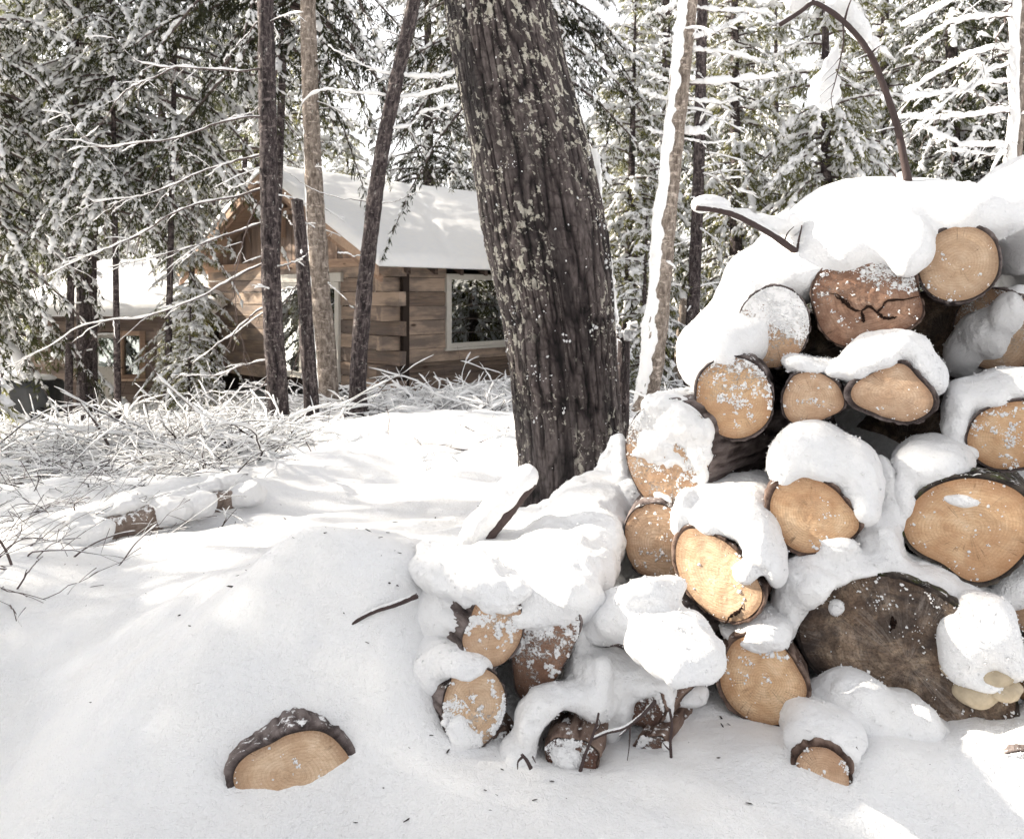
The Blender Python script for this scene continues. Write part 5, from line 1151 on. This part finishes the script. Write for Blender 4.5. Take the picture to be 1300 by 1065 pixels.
for k, (lb, Y, pts, r0, r1, sw) in enumerate([
    ('long forked shoot leaning right at the lower left', 3.2, [(40, 760), (75, 725), (110, 695), (150, 678), (172, 674)], .005, .0025, .003), ('second long shoot just above the snow at the lower left', 3.1, [(45, 772), (80, 752), (120, 735), (150, 718), (172, 690), (200, 665)], .005, .002, .006),
    ('dark upright shoot at the lower left edge', 3.0, [(25, 770), (18, 730), (8, 700), (-4, 680)], .007, .004, .004), ('snow-lined stick crossing the shoots at the lower left', 2.9, [(-10, 750), (15, 775), (40, 797), (68, 812)], .007, .005, .010), ('curved stem rising from the brush before the black cover', 6.6, [(165, 640), (155, 610), (146, 582), (135, 560), (118, 532), (98, 505)], .014, .008, .02),
    ('broken upright stub beside the curved stem', 6.5, [(158, 615), (150, 598), (143, 584)], .012, .009, .004), ('slanting dark branch pair tip right of the brush heap', 7.6, [(278, 545), (250, 522), (225, 500), (205, 482), (185, 455)], .012, .005, .022),
    ('short forked twig in the open snow centre-left', 4.6, [(347, 718), (352, 702), (357, 688)], .003, .002, .001), ('weed stalk on a small hump left of the leaning trunk', 6.0, [(428, 610), (412, 600), (400, 582), (388, 560)], .006, .003, .004), ('thin hooked stalk in the snow left of the leaning trunk', 7.0, [(507, 563), (494, 553), (494, 530), (490, 515)], .005, .003, .006)]):
    stem('dry_shoot', lb, 'shoot', Y, pts, r0, r1, sw=sw, seed=301+k, mat='twig')
# fallen trunk half sunk in the snow
def fallen_log():
    global rng; rng = np.random.default_rng(88)
    mb = MB(); a = np.array([-1.95, 3.50, 0]); b = np.array([-1.42, 4.35, 0])
    a[2] = float(gz(a[0], a[1]))-.012; b[2] = float(gz(b[0], b[1]))-.002
    p = smooth_path([a, a*.6+b*.4+[0, 0, .015], b], 70)
    mb.tube(p, (.062+.014*fbm(np.stack([np.arange(70)*.5, np.zeros(70), np.zeros(70)], 1), 3))*np.sin(np.linspace(.25, math.pi-.2, 70))**.35, 20)
    loc = p[0]; root = thing('fallen_log', 'long fallen log half buried in the snow at the left, bark showing', 'log', loc)
    V, Fl, G, T = mb.arrays(); V = V+.008*fbm(V*30, 3)[:, None]
    obj('bark', mk('bark', V-loc, Fl, True, g=V, t=fbm(V*20, 2)*.5+.5), M['barksnow'], root)
    ms = MB(); [ms.add(*snow_sdf([(p[k_]+np.array([-.01, -.03, .015]), (.09+.05*rng.uniform(), .07, .055)), (p[k_]+np.array([.06, .0, .03]), (.07, .07, .05))], vox=.011, k=.03, amp=.02, freq=14)) for k_ in (4, 30, 41, 62)]; strip_snow(ms, p+np.array([-.03, .02, .03]), .045, .05, .035, .3, 5.0, True); strip_snow(ms, p+np.array([-.06, .05, .03]), .045, .06, .04, .2, 9.0, True)
    obj('snow', ms.mesh('snow', True, loc), M['snow'], root)
fallen_log()
# ------------------------------------------------------------------ the log cabin
rng = np.random.default_rng(500)
CX, CY, CZ = -1.99, 13.0, -.30
yaw = math.atan2(.735, .68)
cab = thing('log_cabin', 'weathered timber cabin with a snow-covered gable roof and a framed picture window', 'cabin', (CX, CY, CZ)); cab.rotation_euler = (0, 0, yaw)
LW, GW, HW, RH = 5.0, 6.4, 2.20, 3.88      # long wall, gable width, eave height, ridge height
W0, W1, WZ0, WZ1 = 1.22, 3.0, .75, 2.0     # picture window opening in the long wall
D0, D1, DZ = 1.45, 3.85, 1.86              # glazed opening in the gable
mb = MB(); nC = 9; ch = HW/nC
for k in range(nC):
    z0, z1 = k*ch+.006, (k+1)*ch-.006
    j = rng.normal(0, .008); odd = k % 2
    t = rng.uniform(.2, 1)*(.45 if k < 2 else 1)
    x0 = -.20 if odd else .16
    segs = [(x0, LW)]
    if z1 > WZ0+.02 and z0 < WZ1-.02: segs = [(x0, W0), (W1, LW)]
    for a, b in segs: mb.box((a, j-.0, z0), (b, j+.15, z1), 0, t, .003)
    mb.box((x0-.02 if odd else x0, .02, z0-.012), (LW, .13, z0+.002), 0, 0.0)
    # gable timbers
    z0g, z1g = z0-ch*.5+.0, z1-ch*.5+.0
    t = rng.uniform(.35, 1); y0 = -.20 if not odd else .0
    z0g, z1g = max(0, k*ch+.006), (k+1)*ch-.006
    segs = [(y0 if not odd else .16, GW)]
    if z0g < DZ-.02: segs = [(segs[0][0], D0), (D1, GW)]
    j = rng.normal(0, .008)
    for a, b in segs: mb.box((j, a, z0g), (j+.15, b, z1g), 1, t, .003)
    # far walls
    mb.box((.15, GW-.15, z0), (LW, GW, z1), 0, rng.uniform())
    for a, b in ([(0.15, GW-.15)] if not (.8 < (z0+z1)/2 < 1.9) else [(.15, 1.7), (4.3, GW-.15)]): mb.box((LW-.15, a, z0), (LW, b, z1), 1, rng.uniform())
wl = obj('wall', mb.mesh('wall', False), M['timber'], cab); bv = wl.modifiers.new('bevel', 'BEVEL'); bv.width = .010; bv.segments = 2
# vertical boards of the gable triangle
mb = MB(); y = 0.0
def rz(yy): return HW+(RH-HW)*(1-abs(yy-GW/2)/(GW/2))
while y < GW-.02:
    w = min(rng.uniform(.15, .24), GW-y); a, b = y+.004, y+w-.004; o = rng.normal(0, .006); t = rng.uniform(.1, 1)
    for xx in (0.02,):
        za, zb = rz(a), rz(b)
        poly = [(xx+o, a, HW+.0), (xx+o, b, HW), (xx+o, b, zb)] + ([(xx+o, GW/2, RH)] if a < GW/2 < b else []) + [(xx+o, a, za)]
        off = rng.uniform(-50, 50, 3); c = np.array(poly); d = np.array([.03, 0, 0])
        for pp, flip in ((c, True), (c+d, False)):
            g = np.stack([pp[:, 2], pp[:, 1], pp[:, 0]], 1)+off; n = len(pp)
            mb.add(np.vstack([pp, pp.mean(0)]), [[q, (q+1) % n, n] if not flip else [(q+1) % n, q, n] for q in range(n)], np.vstack([g, g.mean(0)]), t)
        for q in range(n):
            p4 = np.array([c[q], c[(q+1) % n], c[(q+1) % n]+d, c[q]+d]); mb.add(p4, [[0, 1, 2, 3]], p4[:, [2, 1, 0]]+off, t)
    y += w
c = np.array([(LW, 0, HW), (LW, GW, HW), (LW, GW/2, RH)]); mb.add(c, [[0, 1, 2]], c[:, [2, 1, 0]], .4)
obj('gable_boards', mb.mesh('gable_boards', False), M['board'], cab)
mb = MB(); mb.box((-.02, -.05, HW-.05), (.0, GW, HW+.10), 1, .6); obj('gable_beam', mb.mesh('gable_beam', False), M['trim'], cab)
# roof: two decks, bargeboards, rafters, ridge
sl = (RH-HW)/(GW/2); EO, FO = .34, .52
def rpt(x, yy, dz=0): return np.array([x, yy, HW+(RH-HW)*(1-abs(yy-GW/2)/(GW/2))+dz])
mb = MB()
for s0, s1 in ((-EO, GW/2), (GW+EO, GW/2)):
    p = np.array([rpt(-FO, s0, .10), rpt(LW+.4, s0, .10), rpt(LW+.4, s1, .10), rpt(-FO, s1, .10)]); mb.prism(p, (0, 0, .05), .5)
roof = obj('roof', mb.mesh('roof', False), M['trim'], cab)
for s0 in (-EO, GW+EO):
    mb = MB()
    p = np.array([rpt(-FO-.035, s0, -.06), rpt(-FO-.035, GW/2, -.06), rpt(-FO-.035, GW/2, .155), rpt(-FO-.035, s0, .155)]); mb.prism(p, (.035, 0, 0), .75)
    p = np.array([rpt(-FO+.02, s0, -.16), rpt(-FO+.02, GW/2, -.16), rpt(-FO+.02, GW/2, -.06), rpt(-FO+.02, s0, -.06)]); mb.prism(p, (.06, 0, 0), .3)
    obj('bargeboard', mb.mesh('bargeboard', False), M['trim'], roof)
for k in range(9):
    x = .1+k*.6; mb = MB()
    p = np.array([rpt(x, -EO+.05, -.05), rpt(x, .1, -.05), rpt(x, .1, .10), rpt(x, -EO+.05, .10)]); mb.prism(p, (.07, 0, 0), .15)
    obj('rafter', mb.mesh('rafter', False), M['board'], roof)
mb = MB(); mb.box((-FO, GW/2-.07, RH-.16), (.02, GW/2+.07, RH+.06), 0, .4); mb.box((-.18, GW/2-.06, HW+.55), (-.06, GW/2+.06, RH-.16), 2, .5); mb.box((-.17, GW/2-.75, HW+.98), (-.07, GW/2+.75, HW+1.10), 1, .4)
obj('truss', mb.mesh('truss', False), M['trim'], cab)
# snow on the roof
nx_, nyy = 110, 140
xs = np.linspace(-FO-.05, LW+.44, nx_); ys = np.linspace(-EO-.07, GW+EO+.07, nyy)
XX, YY = np.meshgrid(xs, ys, indexing='ij')
zt = HW+(RH-HW)*(1-np.sqrt(((YY-GW/2)/(GW/2))**2+.0016))+.145
ed = np.minimum.reduce([(XX-xs[0])/.12, (xs[-1]-XX)/.12, (YY-ys[0])/.14, (ys[-1]-YY)/.14]); ed = np.clip(ed, 0, 1)
th_ = .17*np.sqrt(np.clip(ed*(2-ed), 0, 1))+.04*fbm(np.stack([XX*1.1, YY*1.4, 0*XX], -1), 3)*ed-.03*np.exp(-((XX-.55*YY-1.2)/.12)**2)*ed+.006*fbm(np.stack([XX*7, YY*7, 0*XX], -1), 2)
top_ = np.stack([XX, YY, zt+np.maximum(th_, 0)+.006], -1); bot_ = np.stack([XX, YY, zt+.005-.03*(1-ed)], -1)
V = np.concatenate([top_.reshape(-1, 3), bot_.reshape(-1, 3)]); I = np.arange(nx_*nyy).reshape(nx_, nyy)
Qt = np.stack([I[:-1, :-1], I[1:, :-1], I[1:, 1:], I[:-1, 1:]], -1).reshape(-1, 4); n0 = nx_*nyy
bd = np.concatenate([I[:, 0], I[-1, 1:], I[-2::-1, -1], I[0, -2:0:-1]]); nb_ = np.roll(bd, -1)
Qs = np.stack([bd, bd+n0, nb_+n0, nb_], -1)
obj('snow', mk('snow', V, [Qt, Qt[:, ::-1]+n0, Qs]), M['snow'], roof)
# picture window
fr = MB(); f = .09
fr.box((W0-.02, -.045, WZ0-.03), (W0+f, .05, WZ1+.03)); fr.box((W1-f, -.045, WZ0-.03), (W1+.02, .05, WZ1+.03)); fr.box((W0+f, -.043, WZ1-f+.02), (W1-f, .05, WZ1+.03)); fr.box((W0+f, -.043, WZ0-.03), (W1-f, .05, WZ0+f-.04)); fr.box((W0-.06, -.07, WZ0-.075), (W1+.06, .03, WZ0-.032))
win = obj('window', fr.mesh('window', False), M['whitetrim'], cab)
g = MB(); g.box((W0+f, .02, WZ0+.05), (W1-f, .026, WZ1-.07)); obj('pane', g.mesh('pane', False), M['glass'], win)
g = MB(); g.box((W0+f+.002, .03, WZ0+.04), (W0+f+.09, .07, WZ1-.06)); g.box((W1-f-.09, .03, WZ0+.04), (W1-f-.002, .07, WZ1-.06)); g.box((W0+f+.09, .03, WZ1-.14), (W1-f-.09, .07, WZ1-.06)); obj('sash', g.mesh('sash', False), M['board'], win)
# glazed gable opening with white frame
fr = MB(); f = .10
fr.box((-.05, D0-.02, .1), (.05, D0+f, DZ+.03)); fr.box((-.05, D1-f, .1), (.05, D1+.02, DZ+.03)); fr.box((-.048, D0+f, DZ-.09), (.05, D1-f, DZ+.03)); fr.box((-.048, (D0+D1)/2-.05, .1), (.05, (D0+D1)/2+.05, DZ-.09)); fr.box((-.048, D0+f, .1), (.05, (D0+D1)/2-.05, .2)); fr.box((-.048, (D0+D1)/2+.05, .1), (.05, D1-f, .2)); fr.box((-.06, D0-.1, DZ+.033), (.02, D1+.1, DZ+.19))
dw = obj('glass_door', fr.mesh('glass_door', False), M['whitetrim'], cab)
for a, b in ((D0+f, (D0+D1)/2-.05), ((D0+D1)/2+.05, D1-f)):
    g = MB(); g.box((.02, a, .2), (.026, b, DZ-.09)); obj('pane', g.mesh('pane', False), M['glassgreen'], dw)
# window in the far gable wall, seen through the room; interior lining and floor
fr = MB(); fr.box((LW-.16, 1.7, .8), (LW+.02, 1.8, 1.9)); fr.box((LW-.16, 4.2, .8), (LW+.02, 4.3, 1.9)); fr.box((LW-.16, 1.8, 1.8), (LW+.02, 4.2, 1.9)); fr.box((LW-.16, 1.8, .8), (LW+.02, 4.2, .9)); fr.box((LW-.15, 2.95, .9), (LW, 3.05, 1.8))
wf = obj('window', fr.mesh('window', False), M['whitetrim'], cab)
g = MB(); g.box((LW-.08, 1.8, .9), (LW-.074, 4.2, 1.8)); obj('pane', g.mesh('pane', False), M['glass'], wf)
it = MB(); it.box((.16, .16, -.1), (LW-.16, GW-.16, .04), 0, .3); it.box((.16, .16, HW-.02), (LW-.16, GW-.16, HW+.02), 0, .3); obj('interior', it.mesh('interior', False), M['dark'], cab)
# dark corner board, porch clutter
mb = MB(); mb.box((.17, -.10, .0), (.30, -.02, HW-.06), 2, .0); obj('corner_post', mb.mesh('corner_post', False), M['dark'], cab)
# things on the sill inside
for k in range(7):
    mb = MB(); x = W0+.3+k*.2; z = WZ0+.10; q = np.linspace(0, 1, 7); hgt = rng.uniform(.12, .3)
    mb.tube(np.stack([np.full(7, x), np.full(7, .34), z+hgt*q], 1), rng.uniform(.035, .06)*np.array([.9, 1, 1, .95, .5, .4, .42]), 10); o_ = obj('jar', mb.mesh('jar', True), M['fungus'] if k % 3 == 0 else M['tarp'], None, (0, 0, 0))
    o_.location = (CX, CY, CZ); o_.rotation_euler = (0, 0, yaw); tag(o_, 'small jar standing on the ledge inside the picture window', 'jar', 'jars inside the picture window')
mb = MB(); mb.box((W0+.1, .22, WZ0+.04), (W1-.1, .5, WZ0+.10), 0, .3); obj('shelf', mb.mesh('shelf', False), M['board'], cab)

# ------------------------------------------------------------------ the low outbuilding and its deck
SY, SZ = 16.6, -1.00
def sx(px, Y=SY): return (px-650)/F_PX*Y
sh = thing('outbuilding', 'low board-sided outbuilding with a pale door and a snowy roof, left of the cabin', 'outbuilding', (sx(165), SY, SZ))
ox, oy, oz = sx(165), SY, SZ
def L_(x): return x-ox
mb = MB()
x0, x1 = sx(40), sx(262); HH = 1.85
def seg(a, b, z0, z1):
    z = z0
    while z < z1-.02:
        w = min(.26, z1-z); mb.box((L_(a), rng.normal(0, .006), z+.004), (L_(b), .12, z+w-.004), 0, rng.uniform(.1, 1), .003); z += w
wa, wb = sx(152), sx(182); va, vb = sx(203), sx(238); da, db = sx(121), sx(149)
seg(x0, da, 0, HH); seg(db, x1, 0, .62)
seg(db, wa, .62, HH); seg(wb, va, .62, HH); seg(vb, x1, .62, HH); seg(da, x1, 1.58, HH); 
ow = obj('wall', mb.mesh('wall', False), M['shedwood'], sh)
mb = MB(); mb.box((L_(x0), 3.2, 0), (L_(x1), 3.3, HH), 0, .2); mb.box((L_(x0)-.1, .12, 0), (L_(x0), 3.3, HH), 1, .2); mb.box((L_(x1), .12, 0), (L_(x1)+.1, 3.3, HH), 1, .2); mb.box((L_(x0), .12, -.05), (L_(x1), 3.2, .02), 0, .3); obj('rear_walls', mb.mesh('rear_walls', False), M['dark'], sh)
mb = MB(); mb.box((L_(da)+.02, .02, .02), (L_(db)-.02, .07, 1.56), 2, .5); 
dm = obj('door', mb.mesh('door', False), M['whitetrim'], sh)
mb = MB(); mb.box((L_(da)+.07, .0, .85), (L_(db)-.07, .018, 1.45)); obj('door_glass', mb.mesh('door_glass', False), M['glassgreen'], dm)
for a, b in ((wa, wb), (va, vb)):
    fr = MB(); f = .07
    fr.box((L_(a)-.05, -.03, .60), (L_(a)+f, .08, 1.60)); fr.box((L_(b)-f, -.03, .60), (L_(b)+.05, .08, 1.60)); fr.box((L_(a)+f, -.028, 1.5), (L_(b)-f, .08, 1.6)); fr.box((L_(a)+f, -.028, .60), (L_(b)-f, .08, .68)); fr.box((L_(a)-.08, -.07, .55), (L_(b)+.08, .02, .597))
    w_ = obj('window', fr.mesh('window', False), M['whitetrim'] if a == va else M['trim'], sh)
    if a == va: fr = MB(); [fr.box((L_(a)+f, .0, z), (L_(b)-f, .03, z+.02)) for z in (.88, 1.08, 1.28)]; fr.box(((L_(a)+L_(b))/2-.012, .001, .68), ((L_(a)+L_(b))/2+.012, .031, 1.5)); obj('muntins', fr.mesh('muntins', False), M['whitetrim'], w_)
    g = MB(); g.box((L_(a)+f, .045, .68), (L_(b)-f, .05, 1.5)); obj('pane', g.mesh('pane', False), M['glass'], w_)
mb = MB(); p = np.array([(L_(x0)-.4, -.55, HH+.02), (L_(x1)+.3, -.55, HH+.02), (L_(x1)+.3, 3.6, HH+1.15), (L_(x0)-.4, 3.6, HH+1.15)]); mb.prism(p, (0, 0, .08), .3); rf = obj('roof', mb.mesh('roof', False), M['shedwood'], sh)
xs = np.linspace(p[0, 0]-.04, p[1, 0]+.04, 70); ys = np.linspace(-.6, 3.65, 50); XX, YY = np.meshgrid(xs, ys, indexing='ij')
zt = HH+.105+(YY+.55)/4.15*1.13; ed = np.clip(np.minimum.reduce([(XX-xs[0])/.15, (xs[-1]-XX)/.15, (YY-ys[0])/.15, (ys[-1]-YY)/.15]), 0, 1)
V = np.concatenate([np.stack([XX, YY, zt+.22*np.sqrt(ed*(2-ed))+.03*ed*fbm(np.stack([XX*2, YY*2, 0*XX], -1), 3)], -1).reshape(-1, 3), np.stack([XX, YY, zt-.02*(1-ed)], -1).reshape(-1, 3)])
I = np.arange(70*50).reshape(70, 50); Qt = np.stack([I[:-1, :-1], I[1:, :-1], I[1:, 1:], I[:-1, 1:]], -1).reshape(-1, 4); bd = np.concatenate([I[:, 0], I[-1, 1:], I[-2::-1, -1], I[0, -2:0:-1]]); nb_ = np.roll(bd, -1)
obj('snow', mk('snow', V, [Qt, Qt[:, ::-1]+3500, np.stack([bd, bd+3500, nb_+3500, nb_], -1)]), M['snow'], rf)
# deck with a skirt of snow
dk = thing('wooden_deck', 'low wooden deck blanketed with snow in front of the outbuilding', 'deck', (sx(110), 15.7, SZ-.2))
mb = MB(); ax0, ax1 = sx(-30, 15.7)-sx(110), sx(240, 15.7)-sx(110)
for k in range(8): mb.box((ax0, -.75+k*.2, .02), (ax1, -.56+k*.2, .08), 0)
mb.box((ax0, -.80, -.25), (ax1, -.755, .075), 0, .4); obj('boards', mb.mesh('boards', False), M['shedwood'], dk)
v, q = snow_sdf([((ax0+k*.45, .0, .10), (.5, .78, .07)) for k in range(int((ax1-ax0)/.45)+1)], vox=.02, k=.03, amp=.02, freq=4)
obj('snow', mk('snow', v, [q]), M['snow'], dk)
# the bulk under a black cover
tp = thing('covered_grill', 'bulk under a crumpled black cover with snow on top, on the snowy deck', 'covered grill', (sx(38, 15.3), 15.3, SZ-.06))
def drape(hw, hd, hh, n=72, m=34):
    a = np.arange(n)*2*math.pi/n; rows = []
    for k in range(m):
        t = k/(m-1)
        if t < .35: r = t/.35*.93; z = hh*(1-.10*(t/.35)**2)
        else: q = (t-.35)/.65; r = .93+.10*min(1, q*5)+.05*q; z = hh*(.9-.86*q)
        ca, sa = np.cos(a), np.sin(a); e = (np.abs(ca)**4+np.abs(sa)**4)**(-.25)
        fold = 1+.045*np.sin(a*11+2*math.sin(3*t))*max(0, (t-.3))+.03*fbm(np.stack([ca*4, sa*4, np.full(n, t*5)], 1), 3)
        rows.append(np.stack([hw*r*e*ca*fold, hd*r*e*sa*fold, z+.03*fbm(np.stack([ca*3*r, sa*3*r, np.full(n, t*2)], 1)+5, 3)], 1))
    i = np.arange(m-1)[:, None]*n; j = np.arange(n)[None]
    return np.concatenate(rows), np.stack([i+j, i+n+j, i+n+(j+1) % n, i+(j+1) % n], -1).reshape(-1, 4)
v, q = drape(.56, .4, .72); obj('cover', mk('cover', v+[0, 0, .12], [q]), M['tarp'], tp)
v, q = snow_sdf([((-.1, 0, .80), (.40, .34, .06)), ((.2, .0, .79), (.28, .3, .05))], vox=.012, k=.03, amp=.02, freq=6); obj('snow', mk('snow', v, [q]), M['snow'], tp)
for s_ in (-.4, .4):
    mb = MB(); a = np.linspace(0, 2*math.pi, 25); mb.tube(np.stack([s_+.13*np.cos(a), np.full(25, -.38), .14+.13*np.sin(a)], 1), .03, 8, cap=False); obj('wheel', mb.mesh('wheel'), M['black'], tp)

# ------------------------------------------------------------------ camera, sun, sky
SUN_AZ, SUN_EL = (-.9613, .2756), R(26)
cam = bpy.data.cameras.new('camera'); co = bpy.data.objects.new('camera', cam); COL.objects.link(co); S.camera = co
co.location = (0, 0, EYE); co.rotation_euler = (R(90), 0, 0)
cam.sensor_fit = 'HORIZONTAL'; cam.sensor_width = 36; cam.lens = 36*F_PX/1300; cam.shift_y = -(532.5-HOR)/1300
cam.clip_start = .05; cam.clip_end = 900
cam.dof.use_dof = True; cam.dof.focus_distance = 2.6; cam.dof.aperture_fstop = 9.0
v = Vector((SUN_AZ[0], SUN_AZ[1], 0)).normalized()*math.cos(SUN_EL)+Vector((0, 0, math.sin(SUN_EL)))
sl_ = bpy.data.lights.new('sun', 'SUN'); sl_.energy = 5.0; sl_.angle = R(.6); sl_.color = (1, .91, .77)
so = bpy.data.objects.new('sun', sl_); COL.objects.link(so); so.rotation_euler = v.to_track_quat('Z', 'Y').to_euler(); so.location = v*30
w = bpy.data.worlds.new('World'); S.world = w; w.use_nodes = True; nt = w.node_tree; nt.nodes.clear()
sky = nt.nodes.new('ShaderNodeTexSky'); sky.sky_type = 'NISHITA'; sky.sun_disc = False; sky.sun_elevation = SUN_EL; sky.sun_rotation = math.atan2(v.x, v.y)
sky.dust_density = 2.5; sky.ozone_density = 1.0
hs = nt.nodes.new('ShaderNodeHueSaturation'); hs.inputs['Saturation'].default_value = .12
bg = nt.nodes.new('ShaderNodeBackground'); bg.inputs[1].default_value = .15; ow_ = nt.nodes.new('ShaderNodeOutputWorld')
nt.links.new(sky.outputs[0], hs.inputs['Color']); wm = nt.nodes.new('ShaderNodeMix'); wm.data_type = 'RGBA'; wm.blend_type = 'MULTIPLY'; wm.inputs[0].default_value = 1.0; wm.inputs[7].default_value = (1.0, .98, .965, 1)
nt.links.new(hs.outputs[0], wm.inputs[6]); nt.links.new(wm.outputs[2], bg.inputs[0]); nt.links.new(bg.outputs[0], ow_.inputs[0])
S.view_settings.view_transform = 'Standard'; S.view_settings.look = 'None'; S.view_settings.exposure = 1.5; S.view_settings.gamma = 1
S.render.engine = 'CYCLES'
cy = S.cycles; cy.max_bounces = 7; cy.diffuse_bounces = 4; cy.glossy_bounces = 3; cy.transmission_bounces = 4; cy.transparent_max_bounces = 8

HZ = 0
if HZ:
    t = bpy.data.materials.new('haze'); t.use_nodes = True; tn = t.node_tree; tn.nodes.clear(); o_ = tn.nodes.new('ShaderNodeOutputMaterial')
    vv = tn.nodes.new('ShaderNodeVolumePrincipled'); vv.inputs['Color'].default_value = (.95, .95, .96, 1); vv.inputs['Density'].default_value = HZ; vv.inputs['Anisotropy'].default_value = .35
    tn.links.new(vv.outputs[0], o_.inputs['Volume'])
    mb = MB(); mb.box((-60, -40, -9), (60, 75, 26)); h_ = obj('haze', mb.mesh('haze', False), t); tag(h_, 'thin bright winter air between the trees', 'haze', kind='stuff')
